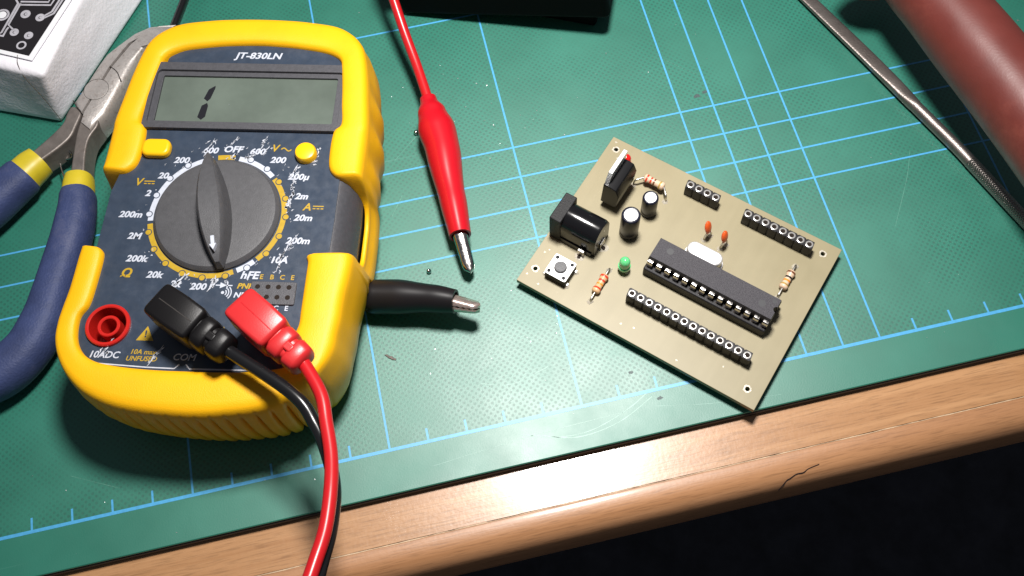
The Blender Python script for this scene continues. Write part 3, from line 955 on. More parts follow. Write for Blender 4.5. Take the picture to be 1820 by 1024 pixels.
# ================================================================== crocodile clips
def croc(name, label, boot_pts, boot_r, boot_mat, jaw0, jaw1, extra=None, roll=0.0, wide=1.0, jm='chrome'):
    t = thing(name, label, 'crocodile clip')
    path = catmull(boot_pts, 7)
    rr = lambda i, q: interp(boot_r, q)
    rings = sweep_rings(path, rr, 24)
    # open mouth: the last rings fold back inside
    last = rings[-1]; cen = Vector((0, 0, 0))
    for p in last: cen += Vector(p)/len(last)
    inn = [tuple(cen+(Vector(p)-cen)*0.80) for p in last]
    back = (Vector(path[-2])-Vector(path[-1])).normalized()
    rings.append(inn)
    rings.append([tuple(Vector(p)+back*6) for p in inn])
    loft('boot', rings, boot_mat, t, angle=60)
    a = Vector(jaw0); b = Vector(jaw1)
    d = (b-a).normalized(); L = (b-a).length
    s_ = d.cross(Vector((0, 0, 1))).normalized(); u = s_.cross(d)
    M3 = Matrix.Rotation(roll, 3, d)
    s_ = M3 @ s_; u = M3 @ u
    for sg, nm in ((1, 'upper_jaw'), (-1, 'lower_jaw')):
        rings = []
        NJ = 16
        for i in range(NJ+1):
            q = i/NJ
            w = (2.15-0.55*q)*wide
            if q > 0.86: w *= math.sqrt(max(0.0, 1-((q-0.86)/0.14)**2))*0.9+0.1
            hgt = (2.35-1.15*q)*wide
            tooth = 0.28*(i % 2)*(1 if q > 0.25 else 0)
            base_ = a-d*6+d*((L+6)*q)
            gap = 0.12
            sec = [(-w, gap+tooth), (-w, 0.55*hgt), (-w*0.72, 0.88*hgt), (-w*0.3, hgt), (w*0.3, hgt), (w*0.72, 0.88*hgt), (w, 0.55*hgt), (w, gap+tooth), (w*0.72, gap+tooth), (w*0.6, 0.62*hgt), (-w*0.6, 0.62*hgt), (-w*0.72, gap+tooth)]
            rings.append([tuple(base_+s_*x+u*(y*sg)) for x, y in sec])
        loft(nm, rings, jm, t, angle=55)
    if extra:
        tube('cable', *extra, t)
    return t
croc('red_crocodile_clip', 'red crocodile clip with vinyl boot and red wire on the mat',
     [(79.1, 96.9, 8.4), (79.2, 93.0, 8.0), (79.5, 87.1, 7.6), (79.9, 80.2, 7.3), (79.6, 70.9, 7.0), (79.5, 61.8, 6.8), (79.3, 52.2, 6.5)],
     [(0, (2.35, 2.4)), (0.07, (2.5, 2.6)), (0.20, (4.1, 4.0)), (0.36, (5.35, 5.3)), (0.52, (4.9, 5.3)), (0.8, (3.75, 4.3)), (1, (3.05, 3.7))], 'red_boot',
     (79.3, 52.2, 6.2), (79.75, 41.6, 4.4),
     extra=([(79.15, 95.2, 8.4), (78.1, 106.9, 10), (76.7, 117.3, 13), (75.6, 126.9, 17), (74.5, 138, 21), (73, 155, 22), (70, 185, 12), (66, 215, 3)], 1.45, 'red_wire'))
croc('black_crocodile_clip', 'black crocodile clip sticking out beside the multimeter',
     [(50.0, 40.6, 6.4), (54.0, 39.6, 6.6), (58.5, 38.3, 7.2), (63.2, 36.7, 7.9), (68.8, 34.6, 8.6), (74.2, 32.2, 9.2)],
     [(0, (3.2, 3.6)), (0.2, (4.5, 5.0)), (0.45, (4.5, 5.0)), (0.8, (3.6, 4.2)), (1, (3.05, 3.7))], 'black_boot',
     (74.0, 32.0, 8.6), (80.0, 28.9, 9.2), roll=R(-38), wide=1.08, jm='copper_nickel')

tag(tube('black_cable', [(3, 136, 2.0), (4.9, 139.5, 2.2), (7.1, 144.4, 2.4), (9.2, 149.4, 2.4), (11.8, 155.6, 2.4), (18, 171, 2.2), (30, 195, 2)], 1.15, 'black_wire'),
    'thin black cable running behind the multimeter past the cutter tips', 'cable')

# ================================================================== circuit board
BY = R(-44.7)
pb = thing('circuit_board', 'bare tan circuit board with chip, sockets and soldered parts', 'circuit board', (91.35, 36.99, 0), BY)
BZ = 4.0
PW, PH = 69.8, 52.3
holes = [(66.0, 48.6), (65.9, 4.2), (2.7, 48.9), (2.6, 5.4)]
plate('board', [[(0, 0), (PW, 0), (PW, PH), (0, PH)]] + [circ(x, y, 0.62, 16) for x, y in holes], BZ-1.6, BZ, 'board', pb, 0.08)
def ring(x, y, r0, r1, z0, z1, mat, name='solder_pad', parent=pb):
    me = plate_mesh(name, [[(x+(r1*random.uniform(.85, 1.15))*math.cos(2*math.pi*i/18), y+(r1*random.uniform(.85, 1.15))*math.sin(2*math.pi*i/18)) for i in range(18)], circ(x, y, r0, 16)], z0, z1)
    return link(name, me, mat, parent)
for x, y in holes:
    ring(x, y, 0.62, 1.05, BZ-0.02, BZ+0.02, 'solder', 'hole_rim')
def pad(x, y, r=0.8, parent=pb, h=0.45):
    """small rough cone of flux and solder round a lead"""
    nn = 14
    jit = [random.uniform(0.8, 1.25) for _ in range(nn)]
    rings = []
    for rr_, z in ((1.0, 0.0), (0.8, 0.35), (0.45, 0.75), (0.2, 1.0)):
        rings.append([(x+r*rr_*jit[i]*math.cos(2*math.pi*i/nn), y+r*rr_*jit[i]*math.sin(2*math.pi*i/nn), BZ+z*h) for i in range(nn)])
    return loft('solder_pad', rings, 'solder', parent)
for x, y in ((1.5, 51), (4.4, 46.6), (3.0, 12.1), (2.2, 10.9), (1.5, 3.0), (5.6, 1.9), (30, 3.3), (33.4, 4.0), (47, 1.8), (58, 6.5)):
    prism('flux_spot', [(x+random.uniform(.1, .5)*math.cos(R(a)), y+random.uniform(.1, .35)*math.sin(R(a))) for a in range(0, 360, 40)], BZ-0.01, BZ+0.02, 'solder', pb)
# underside solder joints keep the board off the mat
leg_me = mesh('solder_joint', *lathe_data([(1.1, 0), (0.7, -0.9), (0.35, -1.7), (0.25, -2.4)], n=8))
first = link('solder_joint', leg_me, 'tin', pb, loc=(20, 10, BZ-1.6))
for x, y in ((40, 10), (60, 10), (6, 6), (12, 24), (30, 47), (50, 47), (62, 31), (30, 20), (60, 27)):
    dup(first, pb, (x, y, BZ-1.6))

# --- turned-pin socket strips
def pin_strip(x0, y0, nn):
    L = 2.54
    zt = BZ+4.3
    st = None
    half = 1.24
    outline = []
    # scalloped outline: each cell necks in where the strip can be snapped
    for i in range(nn):
        cx = i*L
        outline += [(cx-1.0, -half), (cx+1.0, -half), (cx+1.27, -half+0.32)]
    for i in reversed(range(nn)):
        cx = i*L
        outline += [(cx+1.0, half), (cx-1.0, half), (cx-1.27, half-0.32)]
    me = plate_mesh('pin_socket_strip', [outline]+[circ(i*L, 0, 0.80, 16) for i in range(nn)], BZ+0.45, zt)
    st = link('pin_socket_strip', me, 'socket', pb, bevel=0.1)
    st.location = (x0*S, y0*S, 0)
    cme = mesh('contact', *lathe_data([(0.79, BZ+0.3), (1.02, zt+0.005), (1.02, zt+0.08), (0.96, zt+0.12), (0.66, zt+0.10), (0.57, zt-0.02), (0.56, zt-0.3), (0.01, zt-0.35)], n=20))
    hme = mesh('bore', *lathe_data([(0.56, zt-0.06), (0.55, zt+0.01), (0.30, zt-0.02), (0.01, zt-0.05)], n=14))
    pme = mesh('pin_tail', *lathe_data([(0.25, BZ-2.8), (0.25, BZ+0.4), (0.2, BZ+0.5)], n=8))
    for i in range(nn):
        link('contact', cme, 'contact', st).location = (i*L*S, 0, 0)
        link('bore', hme, 'hole', st).location = (i*L*S, 0, 0)
        link('pin_tail', pme, 'gold', st).location = (i*L*S, 0, 0)
    return st
pin_strip(28.9, 10.5, 14)
pin_strip(44.05, 46.9, 8)
pin_strip(26.7, 47.0, 4)

# --- 28 pin chip in its socket
ICX0, ICX1, ICY = 27.9, 62.9, 23.8
sk = box('chip_socket', ICX0-0.2, ICY-5.15, BZ+0.2, ICX1-0.1, ICY-2.35, BZ+3.5, 'socket', pb, 0.35, 3)
box('socket_side', ICX0-0.2, ICY+2.35, BZ+0.2, ICX1-0.1, ICY+5.0, BZ+3.5, 'socket', sk, 0.35, 3)
for x0 in (ICX0-0.19, ICX0+12, ICX0+24, ICX1-2.1):
    box('socket_bar', x0, ICY-2.5, BZ+0.3, x0+1.8, ICY+2.5, BZ+2.2, 'socket', sk)
# chip body with the draft angle of moulded epoxy
bz0, bz1 = BZ+4.35, BZ+7.6
notch = [(ICX1-0.0, ICY-0.75)] + [(ICX1-0.0-0.95*math.sin(R(a)), ICY-0.85*math.cos(R(a))) for a in range(15, 180, 15)] + [(ICX1-0.0, ICY+0.75)]
def chip_outline(ins, nt=True):
    p = [(ICX0+ins, ICY-3.3+ins), (ICX1-ins, ICY-3.3+ins)]
    if nt: p += [(x-ins if x > ICX1-0.01 else x, y) for x, y in notch]
    return p + [(ICX1-ins, ICY+3.3-ins), (ICX0+ins, ICY+3.3-ins)]
o0, o1, o2 = chip_outline(0.28), chip_outline(0.0), chip_outline(0.22)
icb = loft('chip', [[(x, y, bz0) for x, y in o0], [(x, y, bz0+1.5) for x, y in o1], [(x, y, bz0+1.75) for x, y in o1], [(x, y, bz1) for x, y in o2]], 'ic', pb, bevel=0.12)
for x, y, r_ in ((32.1, 24.6, 0.95), (58.9, 23.6, 0.95), (61.4, 25.6, 0.55)):
    prism('chip_dimple', circ(x, y, r_, 20), bz1-0.05, bz1+0.012, 'ic_dot', icb)
# legs: shoulder and shank
def leg_verts(sg):
    sec = [(3.0, bz0+1.75), (3.85, bz0+1.72), (4.15, bz0+1.5), (4.22, bz0+0.6), (4.15, BZ+2.2)]
    v = []
    for j, (y, z) in enumerate(sec):
        w = 0.76 if j < 4 else 0.30
        for x in (-w, w):
            v.append((x, sg*y, z+0.14)); v.append((x, sg*(y-0.26), z-0.14))
    f = []
    for j in range(len(sec)-1):
        a = j*4
        f += [(a, a+2, a+6, a+4), (a+1, a+5, a+7, a+3), (a, a+4, a+5, a+1), (a+2, a+3, a+7, a+6)]
    f += [(0, 1, 3, 2), (16, 18, 19, 17)]
    return v, f
for sg in (-1, 1):
    lv, lf = leg_verts(sg)
    if sg > 0: lv = [(x, y*0.90, z-0.3) for x, y, z in lv]
    lm = mesh('chip_leg', lv, lf, smooth=False)
    for i in range(14):
        o = link('chip_leg', lm, 'chrome', icb, bevel=0.1)
        o.location = ((ICX0+1.0+i*2.54)*S, ICY*S, 0)
    # slots in the socket under the legs
    sm_ = mesh('socket_slot', *prism_data(rect(-0.85, -0.55, 0.85, 0.55), BZ+3.49, BZ+3.53), smooth=False)
    for i in range(14):
        o = link('socket_slot', sm_, 'hole', sk)
        o.location = ((ICX0+1.0+i*2.54)*S, (ICY+sg*3.75)*S, 0)

# --- crystal
xc = [(p.x, p.y) for p in catmull([(x, y, 0) for x, y in rrect(34.6, 28.6, 44.6, 32.8, 2.05, 6)], 1, closed=True)]
xt = prism('crystal', xc, BZ+0.9, BZ+4.0, 'steel_white', pb, 0.5, 4)
prism('crystal_flange', rrect(34.1, 28.1, 45.1, 33.2, 2.4, 6), BZ+0.3, BZ+0.9, 'steel_white', xt, 0.15)

# --- ceramic capacitors
def ceramic(x, y, x2, y2, lean):
    t = None
    cx, cy = (x+x2)/2, (y+y2)/2
    zc = BZ+5.1
    bm_r = []
    for i in range(11):
        q = math.pi*i/10
        bm_r.append([(cx+0.78*math.sin(q)*math.cos(a)*1.0+lean[0]*(0.5-0.5*math.cos(q)), cy+1.35*math.sin(q)*math.sin(a)*1.0+lean[1]*(0.5-0.5*math.cos(q)), zc-1.95*math.cos(q)) for a in [2*math.pi*k/16 for k in range(16)]])
    t = loft('ceramic_capacitor', bm_r, 'ceramic', pb, cap=False)
    for a, b in ((x, y), (x2, y2)):
        tube('lead', [(a, b, BZ-0.5), (a, b, BZ+1.2), (cx+(a-cx)*0.5, cy+(b-cy)*0.5, BZ+3.0)], 0.27, 'tin', t, 8, 4)
        pad(a, b, 0.75, t, 0.6)
ceramic(37.0, 36.0, 38.0, 38.2, (-1.2, 0.4))
ceramic(41.9, 35.8, 42.8, 38.0, (-0.9, 0.3))

# --- resistors
def resistor(a, b, za, body, bands, length=6.1, bow=(0, 0), r=1.12):
    A = Vector((*a, BZ)); B = Vector((*b, BZ))
    mid = (A+B)/2+Vector((bow[0], bow[1], za))
    d = (B-A).normalized()
    prof = [(0.0, 0.45), (0.02, 0.8), (0.07, 1.0), (0.14, 1.06), (0.22, 1.0), (0.28, 0.84), (0.72, 0.84), (0.78, 1.0), (0.86, 1.06), (0.93, 1.0), (0.98, 0.8), (1.0, 0.45)]
    path = [mid+d*(t-0.5)*length for t, _ in prof]
    body_o = loft('resistor', sweep_rings(path, lambda i, q: (r*prof[i][1],)*2, 20), body, pb)
    def rad(t):
        for (t0, r0), (t1, r1) in zip(prof, prof[1:]):
            if t0 <= t <= t1: return r*(r0+(r1-r0)*(t-t0)/(t1-t0))
        return r
    for t, mt, w in bands:
        ts = [t-w/2+w*k/4 for k in range(5)]
        loft('colour_band', sweep_rings([mid+d*(q-0.5)*length for q in ts], lambda i, q_: (rad(ts[i])+0.035,)*2, 20), mt, body_o, cap=False)
    e0 = mid-d*length*0.48; e1 = mid+d*length*0.48
    for e, P_ in ((e0, A), (e1, B)):
        dd = (P_-e); dd.z = 0
        k = Vector((P_.x, P_.y, e.z))
        tube('lead', [e, e.lerp(k, 0.55), k.lerp(P_, 0.12)+(e-k)*0.12, P_.lerp(k, 0.45), P_-Vector((0, 0, 1.0))], 0.29, 'tin', body_o, 10, 5)
        pad(P_.x, P_.y, 0.85, body_o, 0.5)
resistor((12.5, 41.4), (22.5, 41.3), 2.5, 'res_pale', [(0.16, 'b_red', 0.08), (0.36, 'b_red', 0.08), (0.52, 'b_brn', 0.08), (0.80, 'b_gold', 0.08)], 6.2, (0.0, 2.3))
resistor((20.0, 4.6), (19.8, 15.2), 1.25, 'res', [(0.22, 'b_red', 0.09), (0.44, 'b_org', 0.07), (0.64, 'b_red', 0.09), (0.86, 'b_red', 0.10)], 6.0)
resistor((61.2, 30.9), (61.4, 41.4), 1.25, 'res_pale', [(0.20, 'b_gold', 0.08), (0.42, 'b_org', 0.09), (0.60, 'b_blk', 0.09), (0.86, 'b_brn', 0.09)], 6.0)

# --- electrolytic capacitors
def electrolytic(x, y, r, h):
    zt = BZ+h
    c_ = lathe('electrolytic_capacitor', [(r*0.94, BZ+0.3), (r, BZ+0.6), (r, BZ+1.4), (r*0.95, BZ+1.7), (r*0.95, BZ+2.0), (r, BZ+2.3), (r, zt-0.5), (r*0.96, zt-0.12), (r*0.86, zt), (r*0.74, zt-0.02), (r*0.70, zt-0.15)], 'sleeve', pb, x, y, 36, angle=70)
    lathe('can_top', [(r*0.73, zt-0.3), (r*0.73, zt-0.06), (r*0.6, zt-0.02), (0.01, zt-0.02)], 'alu', c_, x, y, 32)
electrolytic(18.6, 27.6, 2.55, 10.2)
electrolytic(20.1, 35.9, 2.15, 8.2)

# --- power jack
jx0 = 0.5
jb = box('power_jack', 0.6, 15.8, BZ, 4.0, 24.7, BZ+10.4, 'black_matte', pb, 0.25, 2)
rings = []
cy_ = 20.25; cz_ = BZ+6.3; rj = 4.15
sec = [(cy_-rj, BZ+0.1), (cy_-rj, cz_-0.7)] + [(cy_-rj*math.cos(R(a)), cz_+rj*math.sin(R(a))) for a in range(0, 181, 10)] + [(cy_+rj, cz_-0.7), (cy_+rj, BZ+0.1)]
for x in (4.0, 13.4, 14.3):
    k = 1.0 if x < 14 else 0.93
    rings.append([(x, cy_+(y-cy_)*k, cz_+(z-cz_)*k if z > BZ+0.2 else z) for y, z in sec])
loft('jack_barrel', rings, 'black_gloss', jb, angle=32)
box('jack_foot', 4.0, cy_-rj-0.35, BZ+0.05, 13.6, cy_+rj+0.35, BZ+2.2, 'black_gloss', jb, 0.2)
box('jack_terminal', 10.0, 14.7, BZ, 11.9, 15.5, BZ+2.6, 'tin', jb, 0.15)
box('jack_terminal', 14.35, 19.0, BZ, 14.75, 21.6, BZ+3.0, 'tin', jb, 0.1)
pad(10.9, 14.7, 1.35, jb, 0.5); pad(15.0, 20.2, 1.3, jb, 0.5)
prism('terminal_hole', circ(10.9, 14.2, 0.5, 12), BZ+0.25, BZ+0.5, 'hole', jb)
prism('terminal_hole', circ(15.2, 19.9, 0.55, 12), BZ+0.3, BZ+0.53, 'hole', jb)

# --- upright voltage regulator
vr = None
by0, by1 = 31.2, 41.2
sec0 = [(7.6, BZ+2.2), (11.7, BZ+2.2), (12.4, BZ+2.8), (12.9, BZ+8.3), (11.9, BZ+10.8), (10.2, BZ+11.2), (8.1, BZ+11.2)]
vr = loft('voltage_regulator', [[(x, y, z) for x, z in sec0] for y in (by0, by1)], 'reg', pb, bevel=0.2)
tb = [(by0+0.6, BZ+10.6), (by1-0.3, BZ+10.6), (by1-0.1, BZ+11.4), (by1+0.2, BZ+15.0), (by0+2.0, BZ+15.0), (by0+0.9, BZ+12.0)]
loft('heat_tab', [[(x+0.05*(z-BZ), y, z) for y, z in tb] for x in (7.55, 8.75)], 'tab', vr, bevel=0.08)
for y in (33.7, 36.2, 38.7):
    box('regulator_leg', 9.7, y-0.4, BZ-0.5, 10.2, y+0.4, BZ+2.3, 'tin', vr)
    pad(9.95, y, 0.8, vr, 0.5)
# --- LEDs
def led(x, y, mat, r=1.5, z0=BZ+1.6):
    c_ = lathe('led', [(r*1.18, z0), (r*1.18, z0+0.7), (r, z0+0.8), (r, z0+2.9)]+[(r*math.cos(R(a)), z0+2.9+r*math.sin(R(a))) for a in range(15, 90, 15)]+[(0.01, z0+2.9+r)], mat, pb, x, y, 24, angle=50)
    for dx in (-1.0, 1.0):
        tube('lead', [(x+dx, y-dx*0.1, BZ-0.5), (x+dx, y-dx*0.1, BZ+0.8), (x+dx*0.6, y, z0+0.2)], 0.26, 'tin', c_, 8, 3)
        pad(x+dx, y-dx*0.1, 0.7, c_, 0.5)
    return c_
led(23.0, 17.2, 'led_g', 1.45, BZ+1.9)
led(8.5, 43.3, 'led_r', 1.35, z0=BZ+4.8)
# --- tactile switch
sw = box('tactile_switch', 5.95, 4.55, BZ+0.2, 12.15, 10.75, BZ+3.1, 'black_matte', pb, 0.15)
plate('switch_plate', [rrect(5.9, 4.5, 12.2, 10.8, 0.5), circ(9.05, 7.65, 1.72, 28)], BZ+3.1, BZ+3.35, 'btn_top', sw, 0.05)
lathe('switch_cap', [(1.66, BZ+3.0), (1.66, BZ+3.9), (1.5, BZ+4.1), (0.01, BZ+4.12)], 'knob', sw, 9.05, 7.65, 28)
for dx in (-2.25, 2.25):
    for dy in (-2.25, 2.25):
        lathe('rivet', [(0.5, BZ+3.3), (0.5, BZ+3.5), (0.36, BZ+3.6), (0.01, BZ+3.6)], 'black_matte', sw, 9.05+dx, 7.65+dy, 14)
for x in (5.6, 12.5):
    for y in (5.4, 9.9):
        box('switch_leg', x-0.2, y-0.35, BZ-0.5, x+0.2, y+0.35, BZ+0.9, 'tin', sw)
        pad(x, y, 0.8, sw, 0.5)

# ================================================================== side cutters
pl = thing('side_cutters', 'steel side cutters with blue grips and yellow collars beside the meter', 'cutters')
ZB, ZT = 3.0, 11.0
def plate_bev(name, poly, z0, z1, mat, parent, bevel, dome=0.0):
    return prism(name, poly, z0, z1, mat, parent, bevel, 4)
jawL = [(9.9, 143.3), (7.4, 144.0), (2.1, 144.0), (-2.6, 141.6), (-7.4, 137.4), (-10.8, 134.5), (-12.9, 131.4), (-16.6, 125.6), (-20.9, 119.0), (-19.6, 116.6), (-18.0, 114.2), (-9.2, 128.6), (-3.6, 136.4), (0.7, 141.6), (5.0, 143.2)]
jawR = [(10.3, 142.6), (7.3, 140.3), (4.5, 137.7), (1.4, 133.5), (-2.9, 127.2), (-5.8, 121.5), (-8.6, 116.6), (-11.4, 112.0), (-13.8, 109.5), (-16.2, 107.9), (-18.6, 111.0), (-17.6, 114.4), (-8.9, 128.4), (-3.3, 136.0), (1.0, 141.2), (5.0, 142.8)]
def head(name, poly, seamside):
    """forged jaw: flat near the pivot, falling away towards the tips and the outer edge"""
    n_ = len(poly)
    bm = bmesh.new()
    tip = Vector((10.2, 143)); piv = Vector((-13.6, 121.3))
    lay = []
    cx = sum(p[0] for p in poly)/n_; cyy = sum(p[1] for p in poly)/n_
    for zf, ins in ((0.0, 0.5), (0.12, 0.0), (0.52, 0.0), (0.76, 0.3), (0.92, 0.95), (1.0, 2.0)):
        row = []
        for i, (x, y) in enumerate(poly):
            ins_ = ins*(1.0 if 0 < i < seamside else 0.12)
            q = min(1, max(0, ((Vector((x, y))-piv).length-6)/26))
            far = (Vector((x, y))-tip).length < (Vector((x, y))-Vector((-22, 104))).length
            drop = q*q*5.0 if far else 0.0
            p0 = Vector(poly[i-1]); p1 = Vector(poly[(i+1) % n_])
            t = (p1-p0).normalized()
            nv = Vector((t.y, -t.x))
            if nv.dot(Vector((cx-x, cyy-y))) < 0: nv = -nv
            pos = Vector((x, y))+nv*ins_
            row.append(bm.verts.new((pos.x*S, pos.y*S, (ZB+drop*0.35+(ZT-ZB-drop*1.25)*zf)*S)))
        lay.append(row)
    for a, b in zip(lay, lay[1:]):
        for i in range(n_):
            bm.faces.new((a[i], a[(i+1) % n_], b[(i+1) % n_], b[i]))
    f1 = bm.faces.new(lay[-1]); f2 = bm.faces.new(lay[0][::-1])
    bmesh.ops.triangulate(bm, faces=[f1, f2])
    bmesh.ops.recalc_face_normals(bm, faces=bm.faces)
    me = bpy.data.meshes.new(name); bm.to_mesh(me); bm.free()
    me.shade_smooth(); me.set_sharp_from_angle(angle=R(50))
    return link(name, me, 'plier', pl)
head('jaw', jawL, 9)
head('jaw', jawR, 9)
# pivot rivet and the curved seams of the lap joint
lathe('pivot_rivet', [(3.5, ZT-1.0), (3.5, ZT-0.02), (3.3, ZT+0.04), (0.01, ZT+0.06)], 'plier', pl, -13.6, 121.4, 40)
ringp = [(-13.6+3.6*math.cos(R(a)), 121.4+3.6*math.sin(R(a)), ZT+0.03) for a in range(0, 361, 12)]
strip('joint_seam', ringp, 0.10, 'seam', pl, 0.1)
strip('joint_seam', [tuple(p) for p in catmull([(-9.3, 128.7, ZT+0.03), (-7.4, 126.3, ZT+0.03), (-6.4, 122.6, ZT-0.0)], 5)], 0.26, 'seam', pl, 0.4)
strip('joint_seam', [tuple(p) for p in catmull([(-20.4, 119.2, ZT+0.0), (-19.5, 116.9, ZT+0.03), (-18.2, 114.6, ZT+0.03)], 5)], 0.26, 'seam', pl, 0.4)
# arms: forged bars running back into the grips
def bar(name, pts, rad, mat, parent, seg=14, power=4.0):
    path = catmull(pts, 6)
    return loft(name, sweep_rings(path, lambda i, t: interp(rad, t), seg, power=power), mat, parent, angle=40)
def arm(poly, z0, z1):
    p = [(q.x, q.y) for q in catmull([(x, y, 0) for x, y in poly], 4, closed=True)]
    return prism('arm', p, z0, z1, 'plier_dark', pl, 0.7, 3)
arm([(-18.4, 115.2), (-20.9, 117.6), (-22.6, 115.4), (-24.1, 112.0), (-29.4, 107.3), (-35.4, 102.8), (-39, 99.8), (-36, 97.0), (-31.0, 100.8), (-25.9, 103.9), (-22.0, 107.0), (-20.0, 110.8)], 3.4, 10.5)
arm([(-17.8, 112.8), (-19.8, 108.6), (-21.2, 101.5), (-22.5, 93.5), (-23, 88), (-19.8, 88), (-18.7, 93.5), (-17.9, 100.8), (-16.6, 105.6), (-14.0, 109.3), (-14.2, 112.0)], 3.4, 10.5)
def gripset(col, hand, rad):
    g1 = bar('collar', col[0], col[1], 'collar', pl, 22, 2.4)
    path = catmull(hand, 8)
    loft('handle_grip', sweep_rings(path, lambda i, t: interp(rad, t), 24, power=2.5), 'grip', pl, angle=60)
gripset(([(-31.6, 103.2, 7.6), (-34.3, 101.0, 7.8), (-37.2, 98.4, 7.8)], [(0, (4.3, 4.3)), (0.5, (4.75, 4.7)), (1, (5.0, 4.9))]),
        [(-35.8, 99.6, 7.8), (-41, 95.4, 7.8), (-48, 90, 7.8), (-58, 83, 7.8), (-72, 70, 7.8), (-82, 55, 7.8)],
        [(0, (4.9, 4.9)), (0.05, (5.4, 5.2)), (0.4, (6.0, 5.6)), (1, (5.5, 5.3))])
gripset(([(-20.9, 94.6, 7.6), (-21.2, 91.5, 7.8), (-21.6, 88.2, 7.8)], [(0, (3.7, 4.2)), (0.5, (4.0, 4.6)), (1, (4.3, 4.9))]),
        [(-21.4, 89.8, 7.8), (-22.0, 84.0, 7.8), (-23.7, 76.5, 7.8), (-26.6, 67.8, 7.8), (-29.3, 60.0, 7.8), (-32.0, 52.6, 7.8), (-36.6, 45.4, 7.8), (-44, 40.4, 7.8), (-55, 38.5, 7.8), (-66, 39, 7.8)],
        [(0, (4.2, 4.9)), (0.04, (4.6, 5.2)), (0.2, (5.0, 5.6)), (0.42, (5.0, 5.7)), (0.62, (5.6, 5.8)), (0.8, (6.4, 5.9)), (1, (5.8, 5.5))])
tube('return_spring', [(-31.8, 104.0, 5.5), (-27.3, 106.6, 6.6), (-26.6, 106.2, 7.6), (-25.6, 105.2, 6.8), (-24.6, 106.2, 7.8), (-23.8, 105.3, 6.5), (-23.9, 104.2, 5.0), (-27.2, 103.8, 4.5), (-26.6, 99, 4.6), (-24.4, 92.6, 5.0)], 0.24, 'wire', pl, 8, 5)

# ================================================================== wadding block with the printed film
blk_b = [(-28.0, 120.4), (12.0, 180.0), (-34, 214), (-92, 150.0)]
blk_t = [(-24.2, 120.9), (2.0, 178.0), (-40, 206), (-88, 155.5)]
bm = bmesh.new()
lo = [bm.verts.new((x*S, y*S, 0.3*S)) for x, y in blk_b]
hi = [bm.verts.new((x*S, y*S, 22*S)) for x, y in blk_t]
bm.faces.new(hi); bm.faces.new(lo[::-1])
for i in range(4): bm.faces.new((lo[i], lo[(i+1) % 4], hi[(i+1) % 4], hi[i]))
bmesh.ops.bevel(bm, geom=list(bm.edges), offset=2.0*S, segments=4, affect='EDGES', profile=0.6)
bmesh.ops.subdivide_edges(bm, edges=[e for e in bm.edges if e.calc_length() > 8*S], cuts=14, use_grid_fill=True)
bmesh.ops.triangulate(bm, faces=bm.faces)
from mathutils import noise
for v_ in bm.verts:
    p = v_.co/S
    k = noise.noise(p*0.16)*0.28+noise.noise(p*0.6)*0.10
    if p.z > 1.5 and p.z < 21.5: v_.co += Vector((k, k*0.5, 0))*S
    elif p.z >= 21.5: v_.co.z += (k*0.3-0.25)*S
bmesh.ops.recalc_face_normals(bm, faces=bm.faces)
me = bpy.data.meshes.new('foam_block'); bm.to_mesh(me); bm.free()
me.shade_smooth()
tag(link('foam_block', me, 'foam'), 'white wadding covered block behind the cutters', 'block')

FZ = 22.45
fm = thing('artwork_film', 'black circuit artwork film with white border on the white block', 'film')
d1 = Vector((-8.9, 4.9)).normalized(); d2 = Vector((11.8, 19.2)).normalized()
c0 = Vector((-26.6, 126.2)); cB = Vector((-27.4, 128.0))
def quad(c, l1, l2): return [tuple(c), tuple(c+d2*l2), tuple(c+d2*l2+d1*l1), tuple(c+d1*l1)]
prism('border_sheet', quad(c0, 46, 52), FZ-0.15, FZ, 'film_white', fm)
prism('black_field', quad(cB, 43.5, 49.5), FZ-0.002, FZ+0.04, 'film', fm)
FT = FZ+0.075
for x, y, r0, r1 in ((-28.0, 143.3, 0.55, 1.45), (-23.9, 141.0, 0.5, 1.35), (-31.3, 137.5, 0.5, 1.3), (-27.3, 135.3, 0.5, 1.3), (-29.4, 132.3, 0.95, 1.45), (-34.6, 144.7, 1.5, 2.1), (-38, 151, 0.5, 1.3), (-22, 152, 0.5, 1.3)):
    link('trace_pad', plate_mesh('trace_pad', [circ(x, y, r1, 22), circ(x, y, r0, 16)], FZ+0.03, FT), 'film_trace', fm)
prism('trace_pad', circ(-34.6, 144.7, 1.25, 22), FZ+0.03, FT, 'film_white', fm)
for x, y in ((-28.0, 143.3), (-23.9, 141.0), (-31.3, 137.5), (-27.3, 135.3)):
    prism('trace_pad', circ(x+0.1, y, 0.4, 12), FZ+0.03, FT-0.01, 'film_trace', fm)
for pts in ([(-30.9, 150.2), (-30.0, 147.8), (-34.9, 138.3), (-37, 137.6)], [(-29.3, 147.6), (-32.9, 140.6), (-31.5, 138.4)], [(-32.9, 139.7), (-33.5, 138.9), (-34.5, 136.9), (-36.4, 137.9)],
            [(-29.3, 148.3), (-21.4, 146.1), (-19.8, 149.2)], [(-29.3, 147.1), (-20.8, 144.8), (-18.4, 148.6)], [(-22.8, 141.3), (-20.5, 142.3), (-15.6, 150.4)], [(-22.7, 140.6), (-20.0, 141.5), (-14.6, 150.4)]):
    strip('trace', [(x, y, FT) for x, y in pts], 0.55, 'film_trace', fm, 0.04)
tag(tube('hair', [(-30.5, 129, 22.6), (-30.6, 126.2, 22.4), (-30.2, 123.6, 19.5), (-28.6, 121.6, 13), (-27.6, 120.2, 6), (-27.4, 119.6, 2)], 0.09, 'hair', None, 6, 5), 'long dark hair lying over the corner of the white block', 'hair')

